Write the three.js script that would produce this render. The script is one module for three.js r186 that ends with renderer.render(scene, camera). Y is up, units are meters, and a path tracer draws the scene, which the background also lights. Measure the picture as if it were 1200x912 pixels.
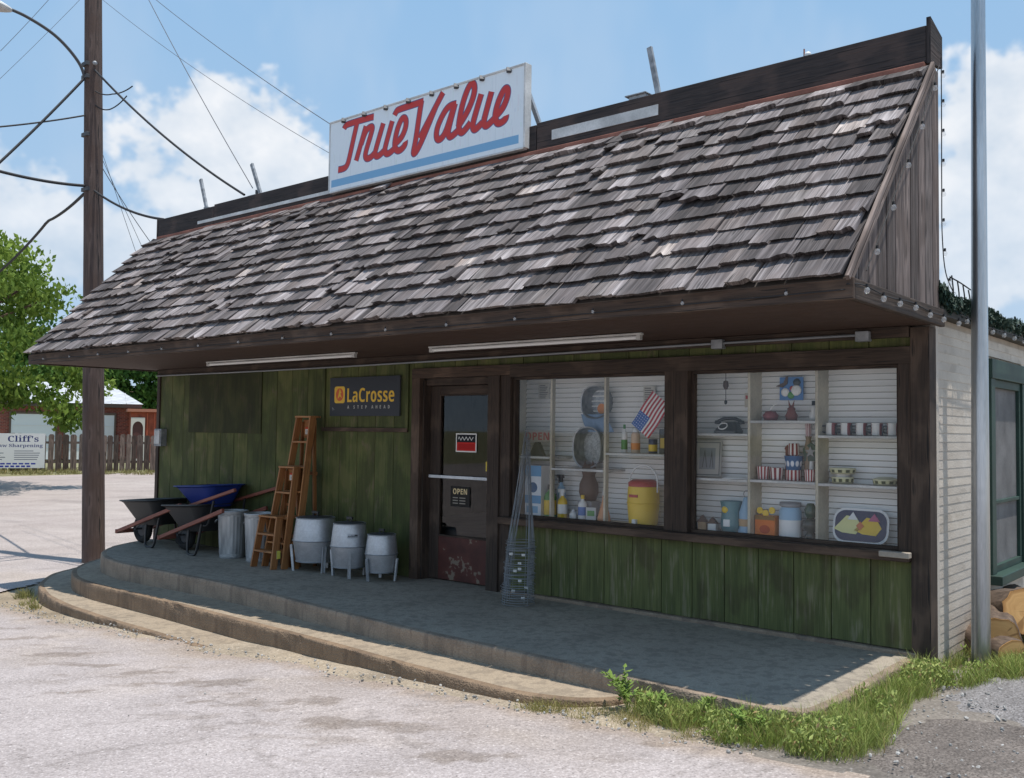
import * as THREE from 'three';
import { mergeGeometries, mergeVertices, toCreasedNormals } from 'three/addons/utils/BufferGeometryUtils.js';
import { RoundedBoxGeometry } from 'three/addons/geometries/RoundedBoxGeometry.js';

// ---------------------------------------------------------------- camera, sky, sun, exposure
const scene = new THREE.Scene();
const camera = new THREE.PerspectiveCamera(44.38, 1024 / 778, 0.05, 2000);
camera.rotation.order = 'YXZ';
camera.position.set(7.2796, 1.5758, 7.1511);
camera.rotation.set(0.0437, 0.6976, 0.0125);
scene.add(camera);
const renderer = new THREE.WebGLRenderer({ antialias: true });
renderer.toneMapping = THREE.LinearToneMapping;
renderer.toneMappingExposure = 1.25;
renderer.shadowMap.enabled = true;
const sun = new THREE.DirectionalLight(new THREE.Color(1, 0.955, 0.89), 3.9);
sun.position.set(0.165 * 40, 40, -0.03 * 40);
sun.castShadow = true; sun.shadow.radius = 1;
Object.assign(sun.shadow.camera, { left: -45, right: 25, top: 30, bottom: -30, near: 1, far: 90 });
sun.shadow.mapSize.set(4096, 4096);
scene.add(sun); scene.add(sun.target);

// ---------------------------------------------------------------- noise and random numbers
function rng(seed) { let a = seed >>> 0; return () => { a = (a + 0x6D2B79F5) | 0; let t = Math.imul(a ^ (a >>> 15), 1 | a); t = (t + Math.imul(t ^ (t >>> 7), 61 | t)) ^ t; return ((t ^ (t >>> 14)) >>> 0) / 4294967296; }; }
const PERM = new Float32Array(65536); { const r = rng(7); for (let i = 0; i < 65536; i++) PERM[i] = r(); }
const hash2 = (x, y) => PERM[((x * 73 + y * 5741 + (x ^ y) * 31) & 65535)];
function vn(x, y, px = 0, py = 0) {                                 // value noise, periodic when px, py are given
  let xi = Math.floor(x), yi = Math.floor(y); let fx = x - xi, fy = y - yi;
  fx = fx * fx * (3 - 2 * fx); fy = fy * fy * (3 - 2 * fy);
  let x1 = xi + 1, y1 = yi + 1;
  if (px) { xi = ((xi % px) + px) % px; x1 = ((x1 % px) + px) % px; }
  if (py) { yi = ((yi % py) + py) % py; y1 = ((y1 % py) + py) % py; }
  const a = hash2(xi, yi), b = hash2(x1, yi), c = hash2(xi, y1), d = hash2(x1, y1);
  return a + (b - a) * fx + (c - a) * fy + (a - b - c + d) * fx * fy;
}
function fbm(x, y, oct = 4, px = 0, py = 0, gain = 0.5) {
  let s = 0, a = 1, t = 0;
  for (let i = 0; i < oct; i++) { s += a * vn(x + i * 17.3 * (px ? 0 : 1), y + i * 9.1 * (py ? 0 : 1), px, py); t += a; a *= gain; x *= 2; y *= 2; px *= 2; py *= 2; }
  return s / t;
}
const clamp = (x, a = 0, b = 1) => Math.min(b, Math.max(a, x));
const ss = (a, b, x) => { const t = clamp((x - a) / (b - a)); return t * t * (3 - 2 * t); };
const mix = (a, b, t) => a + (b - a) * t;
const lerp3 = (a, b, t) => [mix(a[0], b[0], t), mix(a[1], b[1], t), mix(a[2], b[2], t)];
function interp(x, xs, ys) { if (x <= xs[0]) return ys[0]; for (let i = 1; i < xs.length; i++) if (x <= xs[i]) return mix(ys[i - 1], ys[i], (x - xs[i - 1]) / (xs[i] - xs[i - 1])); return ys[ys.length - 1]; }

// ---------------------------------------------------------------- sky: clear blue with banks of cumulus
{
  const W = 4096, H = 2048, data = new Float32Array(W * H * 4), r = rng(41);
  const banks = [[57.5, 16.5, 6.5, 4.6], [50, 11.5, 6, 5], [63, 9, 12, 3.6], [74, 12, 8, 5], [68, 24, 5.5, 2.2], [13, 13.5, 5.5, 6.2], [4, 11, 8, 5], [35, 7, 10, 3]];   // azimuth, elevation, half sizes in degrees
  for (let az = 90; az < 350; az += 16 + r() * 14) banks.push([az, 9 + r() * 8, 8 + r() * 8, 4 + r() * 3]);
  for (let j = 0; j < H; j++) for (let i = 0; i < W; i++) {
    const el = ((j + 0.5) / H - 0.5) * 180, th = ((i + 0.5) / W - 0.5) * 2 * Math.PI;      // direction (cos th, sin th) in x, z
    let az = Math.atan2(-Math.cos(th), -Math.sin(th)) * 180 / Math.PI; if (az < 0) az += 360;   // 0 at -z, growing to the left of it
    const e = Math.max(el, 0), t = Math.pow(clamp(e / 90), 0.55);
    let c = lerp3([0.46, 0.57, 0.68], [0.235, 0.41, 0.635], clamp(t * 1.9));
    c = lerp3(c, [0.15, 0.28, 0.52], clamp(t * 1.75 - 0.95));
    let b = -9;
    if (el > -3) for (const [a0, e0, sa, se] of banks) { let da = Math.abs(az - a0); da = Math.min(da, 360 - da); const q = (da / sa) ** 2 + ((e - e0) / (e < e0 ? se * 1.5 : se)) ** 2; b = Math.max(b, 1 - q * 0.55); }
    b = Math.max(b, 0);
    if (el > -3 && el < 60) {
      const X = az / 360, per = 36, n = fbm(X * per, el / 7.5 + 3, 7, per, 0, 0.6);
      const n2 = fbm(X * per + 0.08, (el + 1.3) / 7.5 + 3, 7, per, 0, 0.6);
      const fine = fbm(X * 180, el / 1.7 + 9, 5, 180, 0, 0.6);
      const d = b * 0.64 + (n - 0.5) * 1.45 + (fine - 0.5) * 0.42;
      const al = ss(0.38, 0.56, d) * mix(0.66, 0.90, ss(8, 17, e));
      const veil = ss(0.45, 0.8, fbm(X * 72, el / 9 + 20, 4, 72, 0)) * 0.16 * ss(60, 12, e);
      const lit = clamp(0.68 + (n - n2) * 2.8 + (fine - 0.5) * 0.55, 0.1, 1.1);
      c = lerp3(c, [0.60, 0.64, 0.70], veil);
      c = lerp3(c, lerp3([0.46, 0.54, 0.635], [0.735, 0.75, 0.775], lit), al);
    }
    const k = (j * W + i) * 4; data[k] = c[0]; data[k + 1] = c[1]; data[k + 2] = c[2]; data[k + 3] = 1;
  }
  const t = new THREE.DataTexture(data, W, H, THREE.RGBAFormat, THREE.FloatType);
  t.mapping = THREE.EquirectangularReflectionMapping; t.magFilter = THREE.LinearFilter; t.minFilter = THREE.LinearFilter; t.wrapS = THREE.RepeatWrapping; t.needsUpdate = true;
  scene.background = t; scene.environment = t;
}

// ---------------------------------------------------------------- textures
const s2l = (c) => c <= 0.04045 ? c / 12.92 : Math.pow((c + 0.055) / 1.055, 2.4);
function tex(w, h, fn, srgb = true) {                               // fn(u, v) gives r, g, b in 0..255 (sRGB) or a grey
  const d = new Uint8Array(w * h * 4);
  for (let j = 0; j < h; j++) for (let i = 0; i < w; i++) {
    const c = fn(i / w, j / h), k = (j * w + i) * 4;
    if (typeof c === 'number') d[k] = d[k + 1] = d[k + 2] = clamp(c, 0, 255); else { d[k] = clamp(c[0], 0, 255); d[k + 1] = clamp(c[1], 0, 255); d[k + 2] = clamp(c[2], 0, 255); }
    d[k + 3] = 255;
  }
  const t = new THREE.DataTexture(d, w, h); t.wrapS = t.wrapT = THREE.RepeatWrapping; t.magFilter = THREE.LinearFilter; t.minFilter = THREE.LinearMipmapLinearFilter;
  if (srgb) t.colorSpace = THREE.SRGBColorSpace; t.needsUpdate = true; return t;
}
function rep(t, su, sv) { const c = t.clone(); c.repeat.set(su, sv); c.needsUpdate = true; return c; }
function std(o) { const m = new THREE.MeshStandardMaterial({ roughness: 0.85, ...o }); m.side = THREE.DoubleSide; return m; }
const lin = (r, g, b) => new THREE.Color().setRGB(r, g, b);
// wood grain along v; u across. A neutral streak field reused for the many woods
const N = 512;
function grainField(seed, fineness = 1) {
  return (u, v) => {
    const wob = (fbm(u * 4 + seed, v * 2, 3, 4, 2) - 0.5) * 0.05;
    const a = fbm((u + wob) * 48 * fineness + seed, v * 3, 4, 48 * fineness, 3), b = vn((u + wob * 0.6) * 150 * fineness, v * 5 + seed, 150 * fineness, 5), c = fbm(u * 6, v * 4 + seed, 4, 6, 4);
    return [a, b, c];
  };
}
function woodTex(seed, dark, light, patch, patchAmt, fineness = 1) {
  const g = grainField(seed, fineness);
  return tex(N, N, (u, v) => { const [a, b, c] = g(u, v); let k = lerp3(dark, light, clamp(a * 0.75 + b * 0.4 - 0.1)); k = lerp3(k, patch, ss(0.5, 0.75, c) * patchAmt); const crk = ss(0.74, 0.88, b * 0.5 + a * 0.6); return [k[0] * (1 - crk * 0.6), k[1] * (1 - crk * 0.6), k[2] * (1 - crk * 0.6)]; });
}
const grainBump = (() => { const g = grainField(3); return tex(N, N, (u, v) => { const [a, b] = g(u, v); return 255 * clamp(0.55 * a + 0.45 * b); }, false); })();
const T = {};
T.shingle = woodTex(11, [62, 56, 55], [228, 221, 219], [130, 119, 115], 0.5, 0.6);
T.greyBoard = woodTex(13, [48, 40, 37], [170, 156, 150], [92, 80, 74], 0.6, 0.75);
T.brownTrim = woodTex(17, [40, 31, 25], [86, 69, 57], [108, 90, 76], 0.45);
T.soffit = woodTex(19, [54, 38, 30], [92, 67, 53], [74, 54, 44], 0.5);
T.parapet = woodTex(23, [30, 26, 26], [76, 66, 62], [92, 74, 66], 0.5);
T.pine = woodTex(29, [128, 80, 44], [200, 146, 92], [150, 94, 52], 0.6);
T.redHandle = woodTex(31, [104, 52, 42], [164, 100, 78], [140, 80, 62], 0.5);
T.pole = woodTex(37, [58, 46, 41], [122, 103, 95], [82, 64, 56], 0.6, 0.75);
{ // olive stained plywood, scuffed and faded
  const g = grainField(5);
  T.green = tex(1024, 1024, (u, v) => {
    const [a, b, c] = g(u, v), d = fbm(u * 10 + 2, v * 6, 5, 10, 6), e = fbm(u * 40, v * 14, 3, 40, 14);
    let k = lerp3([60, 67, 33], [105, 112, 61], clamp(a * 0.6 + b * 0.35));
    k = lerp3(k, [116, 112, 70], ss(0.52, 0.78, c) * 0.45); k = lerp3(k, [116, 100, 86], ss(0.60, 0.74, d) * 0.5 * ss(0.35, 0.7, e)); k = lerp3(k, [52, 52, 28], ss(0.55, 0.35, c) * 0.3);
    return k;
  });
  T.greenLow = tex(1024, 1024, (u, v) => {
    const [a, b, c] = g(u + 0.3, v + 0.2), d = fbm(u * 60, v * 4 + 2, 4, 60, 4), e = fbm(u * 7, v * 5, 4, 7, 5);
    let k = lerp3([64, 71, 40], [114, 119, 72], clamp(a * 0.6 + b * 0.35));
    k = lerp3(k, [132, 126, 104], ss(0.52, 0.76, d) * ss(0.34, 0.62, e) * 0.7); k = lerp3(k, [60, 50, 34], ss(0.55, 0.8, c) * 0.35);
    return k;
  });
}
T.concrete = tex(1024, 1024, (u, v) => { const a = fbm(u * 6, v * 6, 6, 6, 6), b = vn(u * 340, v * 340, 340, 340), c = fbm(u * 18 + 3, v * 18, 4, 18, 18); let k = lerp3([132, 123, 110], [178, 166, 149], a * 0.4 + b * 0.6); k = lerp3(k, [112, 104, 95], ss(0.6, 0.85, c) * 0.25); k = lerp3(k, [108, 100, 91], ss(0.5, 0.7, fbm(u * 40 + 0.5, v * 40, 3, 40, 40)) * 0.35); return k; });
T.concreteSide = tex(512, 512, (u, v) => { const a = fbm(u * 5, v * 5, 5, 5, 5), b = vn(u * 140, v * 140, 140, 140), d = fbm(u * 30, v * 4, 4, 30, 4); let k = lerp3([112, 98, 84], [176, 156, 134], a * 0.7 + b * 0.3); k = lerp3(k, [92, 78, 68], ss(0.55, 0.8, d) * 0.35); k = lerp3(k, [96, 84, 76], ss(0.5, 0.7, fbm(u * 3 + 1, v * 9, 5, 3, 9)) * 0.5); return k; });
T.roughBump = tex(512, 512, (u, v) => 255 * (0.5 * fbm(u * 12, v * 12, 4, 12, 12) + 0.5 * vn(u * 128, v * 128, 128, 128)), false);
T.asphalt = tex(1024, 1024, (u, v) => {
  const a = vn(u * 300, v * 300, 300, 300), b = vn(u * 150 + 0.3, v * 150, 150, 150), c = fbm(u * 5, v * 5, 5, 5, 5), d = vn(u * 512, v * 512, 512, 512);
  let g = 0.50 + (a - 0.5) * 0.44 + (b - 0.5) * 0.34 + (c - 0.5) * 0.30 + (d - 0.5) * 0.20;
  let k = lerp3([132, 123, 118], [200, 190, 185], clamp(g)); if (a > 0.9 && b > 0.45) k = lerp3(k, [226, 220, 214], 0.7); if (a < 0.07) k = lerp3(k, [88, 82, 80], 0.75); return k;
});
T.dirt = tex(1024, 1024, (u, v) => {
  const a = fbm(u * 8, v * 8, 6, 8, 8), b = vn(u * 256, v * 256, 256, 256), c = vn(u * 128, v * 128 + 0.4, 128, 128);
  let k = lerp3([124, 114, 101], [182, 169, 151], clamp(a * 0.8 + (b - 0.5) * 0.5 + (c - 0.5) * 0.25 + 0.1)); if (b > 0.88) k = lerp3(k, [210, 202, 190], 0.6); return k;
});
T.gravel = tex(1024, 1024, (u, v) => { const a = vn(u * 180, v * 180, 180, 180), b = vn(u * 90, v * 90, 90, 90), c = fbm(u * 6, v * 6, 4, 6, 6); return lerp3([112, 106, 102], [206, 200, 194], clamp(a * 0.6 + b * 0.35 + (c - 0.5) * 0.4)); });
T.galv = tex(512, 512, (u, v) => { const a = fbm(u * 20, v * 20, 3, 20, 20), b = Math.floor(vn(u * 30, v * 30, 30, 30) * 5) / 5, c = fbm(u * 4, v * 3, 4, 4, 3); const g = 150 + (a - 0.5) * 40 + (b - 0.5) * 36 + (c - 0.5) * 50; return [g, g + 3, g + 6]; });
T.paint = tex(512, 512, (u, v) => { const a = fbm(u * 8, v * 8, 5, 8, 8), b = vn(u * 100, v * 100, 100, 100); let k = lerp3([190, 178, 164], [214, 203, 189], a * 0.8 + b * 0.2); k = lerp3(k, [158, 146, 132], ss(0.64, 0.82, fbm(u * 14 + 5, v * 5, 4, 14, 5)) * 0.3); return k; });
T.blotch = tex(512, 512, (u, v) => { const g = 215 + (fbm(u * 6, v * 6, 5, 6, 6) - 0.5) * 70 + (vn(u * 90, v * 90, 90, 90) - 0.5) * 16; return g; });
T.rust = tex(512, 512, (u, v) => { const a = fbm(u * 9, v * 9, 5, 9, 9), b = fbm(u * 25, v * 25, 3, 25, 25); let k = lerp3([66, 32, 26], [100, 52, 42], a); k = lerp3(k, [128, 112, 96], ss(0.63, 0.69, a * 0.6 + b * 0.4)); return k; });
T.bark = tex(512, 512, (u, v) => { const a = fbm(u * 24, v * 5, 4, 24, 5), b = vn(u * 80, v * 16, 80, 16); return lerp3([58, 46, 38], [136, 116, 98], clamp(a * 0.8 + b * 0.3 - 0.1)); });
T.logEnd = tex(512, 512, (u, v) => { const x = u - 0.5, y = v - 0.5, r = Math.hypot(x, y) + (fbm(u * 4, v * 4, 3) - 0.5) * 0.05, a = Math.atan2(y, x); let k = lerp3([186, 142, 92], [216, 176, 122], fbm(r * 22, a * 0.4 + 9, 3)); k = lerp3(k, [150, 108, 66], ss(0.42, 0.5, r) * 0.6); k = lerp3(k, [122, 88, 54], ss(0.8, 0.95, vn(a * 5 + 40, r * 3)) * 0.6); return k; });
T.metalRoof = tex(256, 256, (u, v) => 205 + (fbm(u * 4, v * 8, 4, 4, 8) - 0.5) * 50);
T.redBrick = tex(512, 512, (u, v) => { const row = Math.floor(v * 32), x = u * 12 + (row % 2) * 0.5, f = x - Math.floor(x), g = v * 32 - row; const m = (f < 0.05 || g < 0.14) ? 1 : 0, n = hash2(Math.floor(x) % 12, row); return m ? [150, 130, 120] : lerp3([112, 52, 42], [152, 76, 60], n); });

const M = {
  shingleDeck: std({ color: lin(0.10, 0.085, 0.075), map: T.blotch }),
  greyBoard: std({ map: T.greyBoard, bumpMap: grainBump, bumpScale: 0.006 }),
  rake: std({ map: T.greyBoard, color: lin(1.3, 1.25, 1.2), bumpMap: grainBump, bumpScale: 0.004 }),
  brown: std({ map: T.brownTrim, bumpMap: grainBump, bumpScale: 0.003, roughness: 0.8 }),
  brownLight: std({ map: T.brownTrim, color: lin(1.5, 1.45, 1.4), bumpMap: grainBump, bumpScale: 0.003 }),
  fascia: std({ map: T.brownTrim, color: lin(1.25, 1.22, 1.2), bumpMap: grainBump, bumpScale: 0.004 }),
  soffit: std({ map: T.soffit, bumpMap: grainBump, bumpScale: 0.002, roughness: 0.75 }),
  parapet: std({ map: T.parapet, bumpMap: grainBump, bumpScale: 0.004 }),
  redTrim: std({ color: lin(0.40, 0.16, 0.11), map: T.blotch }),
  green: [0, 1, 2].map((i) => std({ map: T.green, color: [lin(0.95, 0.95, 0.95), lin(0.8, 0.82, 0.78), lin(1.05, 1, 0.98)][i], bumpMap: grainBump, bumpScale: 0.003 })),
  greenLow: [0, 1, 2].map((i) => std({ map: T.greenLow, color: [lin(1, 1, 1), lin(0.92, 0.93, 0.9), lin(1.06, 1.02, 1.0)][i], bumpMap: grainBump, bumpScale: 0.003 })),
  concrete: std({ map: T.concrete, bumpMap: T.roughBump, bumpScale: 0.004 }),
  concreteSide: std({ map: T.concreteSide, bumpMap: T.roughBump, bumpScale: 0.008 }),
  galv: std({ map: T.galv, metalness: 0.75, roughness: 0.42 }),
  stepTop: std({ map: T.concrete, color: lin(1.0, 0.93, 0.85), bumpMap: T.roughBump, bumpScale: 0.006 }),
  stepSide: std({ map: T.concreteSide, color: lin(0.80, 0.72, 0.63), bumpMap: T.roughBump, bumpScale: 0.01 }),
  slat: std({ color: lin(0.88, 0.88, 0.86), roughness: 0.5 }),
  galvPale: std({ map: T.galv, color: lin(1.3, 1.26, 1.2), metalness: 0.4, roughness: 0.5 }),
  drum: std({ color: lin(0.66, 0.67, 0.69), map: T.blotch, metalness: 0.55, roughness: 0.42 }),
  galvDull: std({ map: T.galv, metalness: 0.35, roughness: 0.6 }),
  alum: std({ color: lin(0.72, 0.74, 0.76), map: T.blotch, metalness: 0.5, roughness: 0.45 }),
  steelPole: std({ color: lin(0.66, 0.68, 0.70), map: T.blotch, metalness: 0.9, roughness: 0.3 }),
  whitePaint: std({ color: lin(0.78, 0.77, 0.74), map: T.blotch, roughness: 0.55 }),
  cream: std({ color: lin(0.72, 0.65, 0.50), map: T.blotch, roughness: 0.7 }),
  blackMetal: std({ color: lin(0.022, 0.023, 0.024), roughness: 0.45 }),
  darkGrey: std({ color: lin(0.06, 0.062, 0.066), roughness: 0.6 }),
  rubber: std({ color: lin(0.018, 0.018, 0.018), roughness: 0.9 }),
  pine: std({ map: T.pine, roughness: 0.6 }),
  pineDark: std({ map: T.pine, color: lin(0.72, 0.66, 0.6), roughness: 0.6 }),
  redHandle: std({ map: T.redHandle, roughness: 0.6 }),
  pole: std({ map: T.pole, bumpMap: grainBump, bumpScale: 0.008 }),
  cable: std({ color: lin(0.02, 0.02, 0.022), roughness: 0.7 }),
  thinWire: std({ color: lin(0.08, 0.08, 0.09), roughness: 0.6 }),
  glass: new THREE.MeshPhysicalMaterial({ color: 0xffffff, transmission: 1, thickness: 0, roughness: 0.02, ior: 1.5, side: THREE.DoubleSide }),
  bulb: new THREE.MeshPhysicalMaterial({ color: 0xffffff, transmission: 0.85, thickness: 0, roughness: 0.03, ior: 1.5, side: THREE.DoubleSide }),
  siding: [[1, 1, 1], [0.95, 0.945, 0.94], [1.03, 1.02, 1.0]].map((c) => std({ map: T.paint, color: lin(...c), bumpMap: T.roughBump, bumpScale: 0.002, roughness: 0.7 })),
  boarded: std({ map: T.green, color: lin(0.42, 0.41, 0.38), bumpMap: grainBump, bumpScale: 0.002 }),
  mortar: std({ map: T.paint, color: lin(0.88, 0.86, 0.84) }),
  forest: std({ color: lin(0.028, 0.072, 0.052), map: T.blotch, roughness: 0.6 }),
  rustDoor: std({ map: T.rust, roughness: 0.6 }),
  darkRoom: std({ color: lin(0.10, 0.095, 0.085), map: T.blotch }),
  interior: std({ color: lin(0.30, 0.28, 0.24), map: T.blotch }),
};
const flat = (r, g, b, rough = 0.6, extra = {}) => std({ color: lin(r, g, b), roughness: rough, ...extra });

// ---------------------------------------------------------------- geometry helpers
const V = (x, y, z) => new THREE.Vector3(x, y, z);
function uvm(g, axis = 'y', scale = 1, ou = 0, ov = 0) {            // uv in metres, the grain (v) along an axis
  g = g.index ? g.toNonIndexed() : g; const p = g.attributes.position, uv = new Float32Array(p.count * 2), a = V(), b = V(), c = V(), n = V();
  for (let i = 0; i < p.count; i += 3) {
    a.fromBufferAttribute(p, i); b.fromBufferAttribute(p, i + 1); c.fromBufferAttribute(p, i + 2);
    n.copy(b).sub(a).cross(c.clone().sub(a)); const ax = Math.abs(n.x), ay = Math.abs(n.y), az = Math.abs(n.z);
    for (let k = 0; k < 3; k++) {
      const q = [a, b, c][k]; let u, v;
      if (axis === 'y') { if (ay > ax && ay > az) { u = q.x; v = q.z; } else if (ax > az) { u = q.z; v = q.y; } else { u = q.x; v = q.y; } }
      else if (axis === 'x') { if (ax > ay && ax > az) { u = q.z; v = q.y; } else if (ay > az) { u = q.z; v = q.x; } else { u = q.y; v = q.x; } }
      else { if (az > ax && az > ay) { u = q.x; v = q.y; } else if (ax > ay) { u = q.y; v = q.z; } else { u = q.x; v = q.z; } }
      uv[(i + k) * 2] = u * scale + ou; uv[(i + k) * 2 + 1] = v * scale + ov;
    }
  }
  g.setAttribute('uv', new THREE.BufferAttribute(uv, 2)); return g;
}
let seedUV = 1; const uvr = rng(99);
function box(x0, x1, y0, y1, z0, z1, axis = 'y', r = 0.004) {       // a box by its limits, edges eased, grain along axis
  const w = x1 - x0, h = y1 - y0, d = z1 - z0, rr = Math.min(r, w / 3, h / 3, d / 3);
  const g = rr > 0.0004 ? new RoundedBoxGeometry(w, h, d, 1, rr) : new THREE.BoxGeometry(w, h, d);
  g.translate((x0 + x1) / 2, (y0 + y1) / 2, (z0 + z1) / 2); return uvm(g, axis, 1, uvr(), uvr());
}
function beam(a, b, w, h, axisUp = V(0, 1, 0), r = 0.003) {         // a bar from a to b, w across, h along up
  const L = a.distanceTo(b), g0 = uvm(Math.min(w, h) > 0.008 && r ? new RoundedBoxGeometry(w, h, L, 1, Math.min(r, w / 3, h / 3)) : new THREE.BoxGeometry(w, h, L), 'z', 1, uvr(), uvr());
  const zv = b.clone().sub(a).normalize(), xv = axisUp.clone().cross(zv).normalize(), yv = zv.clone().cross(xv);
  g0.applyMatrix4(new THREE.Matrix4().makeBasis(xv, yv, zv).setPosition(a.clone().add(b).multiplyScalar(0.5))); return g0;
}
function tube(pts, r, seg = 24, rad = 6) { return new THREE.TubeGeometry(new THREE.CatmullRomCurve3(pts), seg, r, rad, false); }
function lathe(pts, seg = 24) { return new THREE.LatheGeometry(pts.map(([r, y]) => new THREE.Vector2(r, y)), seg); }
const clean = (g) => { const o = g.index ? g.toNonIndexed() : g; for (const k of Object.keys(o.attributes)) if (!['position', 'normal', 'uv'].includes(k)) o.deleteAttribute(k); return o; };
const merge = (gs) => mergeGeometries(gs.map(clean));
const mv = (g, x, y, z) => g.translate(x, y, z);
function loft(rings, capStart, capEnd, crease = 0) {                // rings of equal length, closed
  const n = rings[0].length, pos = [], uv = [], idx = [];
  rings.forEach((R, j) => { for (let i = 0; i <= n; i++) { const p = R[i % n]; pos.push(p.x, p.y, p.z); uv.push(i / n, j / (rings.length - 1)); } });
  for (let j = 0; j < rings.length - 1; j++) for (let i = 0; i < n; i++) { const a = j * (n + 1) + i, b = a + 1, c = a + n + 1, d = c + 1; idx.push(a, b, d, a, d, c); }
  const cap = (R, flip) => { const c = V(); R.forEach((p) => c.add(p)); c.multiplyScalar(1 / n); const o = pos.length / 3; pos.push(c.x, c.y, c.z); uv.push(0.5, 0.5); R.forEach((p, i) => { pos.push(p.x, p.y, p.z); uv.push(0.5 + 0.5 * Math.cos(i / n * 6.283), 0.5 + 0.5 * Math.sin(i / n * 6.283)); }); for (let i = 0; i < n; i++) { const a = o + 1 + i, b = o + 1 + (i + 1) % n; flip ? idx.push(o, b, a) : idx.push(o, a, b); } };
  if (capStart) cap(rings[0], true); if (capEnd) cap(rings[rings.length - 1], false);
  let g = new THREE.BufferGeometry(); g.setAttribute('position', new THREE.Float32BufferAttribute(pos, 3)); g.setAttribute('uv', new THREE.Float32BufferAttribute(uv, 2)); g.setIndex(idx); g.computeVertexNormals();
  if (crease) g = toCreasedNormals(g, crease); return g;
}
function prism(poly, depth, bevel = 0) {                            // polygon [x, y] extruded along z from 0 to depth
  const s = new THREE.Shape(poly.map(([x, y]) => new THREE.Vector2(x, y)));
  return new THREE.ExtrudeGeometry(s, { depth, bevelEnabled: bevel > 0, bevelSize: bevel, bevelThickness: bevel, bevelSegments: 1, curveSegments: 8 });
}
// ---------------------------------------------------------------- naming helpers
const used = new Map();
function numbered(n) { const k = used.get(n) ?? 0; used.set(n, k + 1); return k ? n + '_' + String(k).padStart(3, '0') : n; }
function mesh(name, g, m, parent) { const o = new THREE.Mesh(g, m); o.castShadow = o.receiveShadow = true; o.name = parent ? name : numbered(name); (parent || scene).add(o); return o; }
function tag(o, label, category, group) { o.userData.label = label; o.userData.category = category; if (group) o.userData.group = group; return o; }
function thing(name, label, category, [x, y, z] = [0, 0, 0], turn = 0, group) { const o = new THREE.Group(); o.name = numbered(name); o.position.set(x, y, z); o.rotation.y = turn; scene.add(o); return tag(o, label, category, group); }
function struct(name, g, m, label) { const o = mesh(name, g, m); o.userData.kind = 'structure'; if (label) o.userData.label = label; return o; }
function copy(o, label, [x, y, z], turn = 0) { const c = o.clone(); c.name = numbered(o.name.replace(/_\d+$/, '')); c.userData = { ...o.userData, label }; c.position.set(x, y, z); c.rotation.y = turn; scene.add(c); return c; }
function canvasTex(w, h, draw) { const c = document.createElement('canvas'); c.width = w; c.height = h; draw(c.getContext('2d'), w, h); const t = new THREE.CanvasTexture(c); t.colorSpace = THREE.SRGBColorSpace; return t; }
function panel(w, h, d, front, side) {                              // a thin board whose front face carries a print; returns [geometry, materials]
  return [new THREE.BoxGeometry(w, h, d), [side, side, side, side, front, side]];
}

// ================================================================= THE SETTING
// y = 0 is the top of the porch. The street falls gently to the left of the store and climbs again towards the fence.
function gh(x) { return interp(x, [-400, -60, -26, -15, -8, -4.6, 4, 8, 12, 400], [0.6, 0.15, 0.0, -0.3, -0.5, -0.522, -0.144, 0.03, 0.1, 0.2]); }
const roadEdge = (x) => 2.44 + (fbm(x * 1.7 + 40, 3, 4) - 0.5) * 0.22 + (fbm(x * 9 + 4, 8, 2) - 0.5) * 0.07 + interp(x, [-6.2, -4.6, -3, 5, 6.5], [0, 0, 0.1, 0, 0.0]);
const isRoad = (x, z) => { if (x < -4.9) return z > 2.44 - 2.6 * ss(-4.9, -6.6, x) - 60 * ss(-6.6, -9, x) - (fbm(x * 3, z * 3, 3) - 0.5) * 0.3; if (x > 6.6) return z > roadEdge(6.6) ; return z > roadEdge(x); };
function gridLines(a, b, fine, lo, hi, grow) { const l = []; for (let x = a; x <= b + 1e-6; x += fine) l.push(x); let s = fine; for (let x = b; x < hi;) { s *= grow; x = Math.min(x + s, hi); l.push(x); } s = fine; for (let x = a; x > lo;) { s *= grow; x = Math.max(x - s, lo); l.unshift(x); } return l; }
function sheet(xs, zs, height, keep, colour, uvScale) {
  const pos = [], uv = [], col = [], idx = [], nx = xs.length;
  for (const z of zs) for (const x of xs) { pos.push(x, height(x, z), z); uv.push(x * uvScale, z * uvScale); const c = colour(x, z); col.push(c[0], c[1], c[2]); }
  for (let j = 0; j < zs.length - 1; j++) for (let i = 0; i < nx - 1; i++) { if (keep && !keep((xs[i] + xs[i + 1]) / 2, (zs[j] + zs[j + 1]) / 2)) continue; const a = j * nx + i, b = a + 1, c = a + nx, d = c + 1; idx.push(a, c, b, b, c, d); }
  const g = new THREE.BufferGeometry(); g.setAttribute('position', new THREE.Float32BufferAttribute(pos, 3)); g.setAttribute('uv', new THREE.Float32BufferAttribute(uv, 2)); g.setAttribute('color', new THREE.Float32BufferAttribute(col, 3)); g.setIndex(idx); g.computeVertexNormals(); return g;
}
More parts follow.
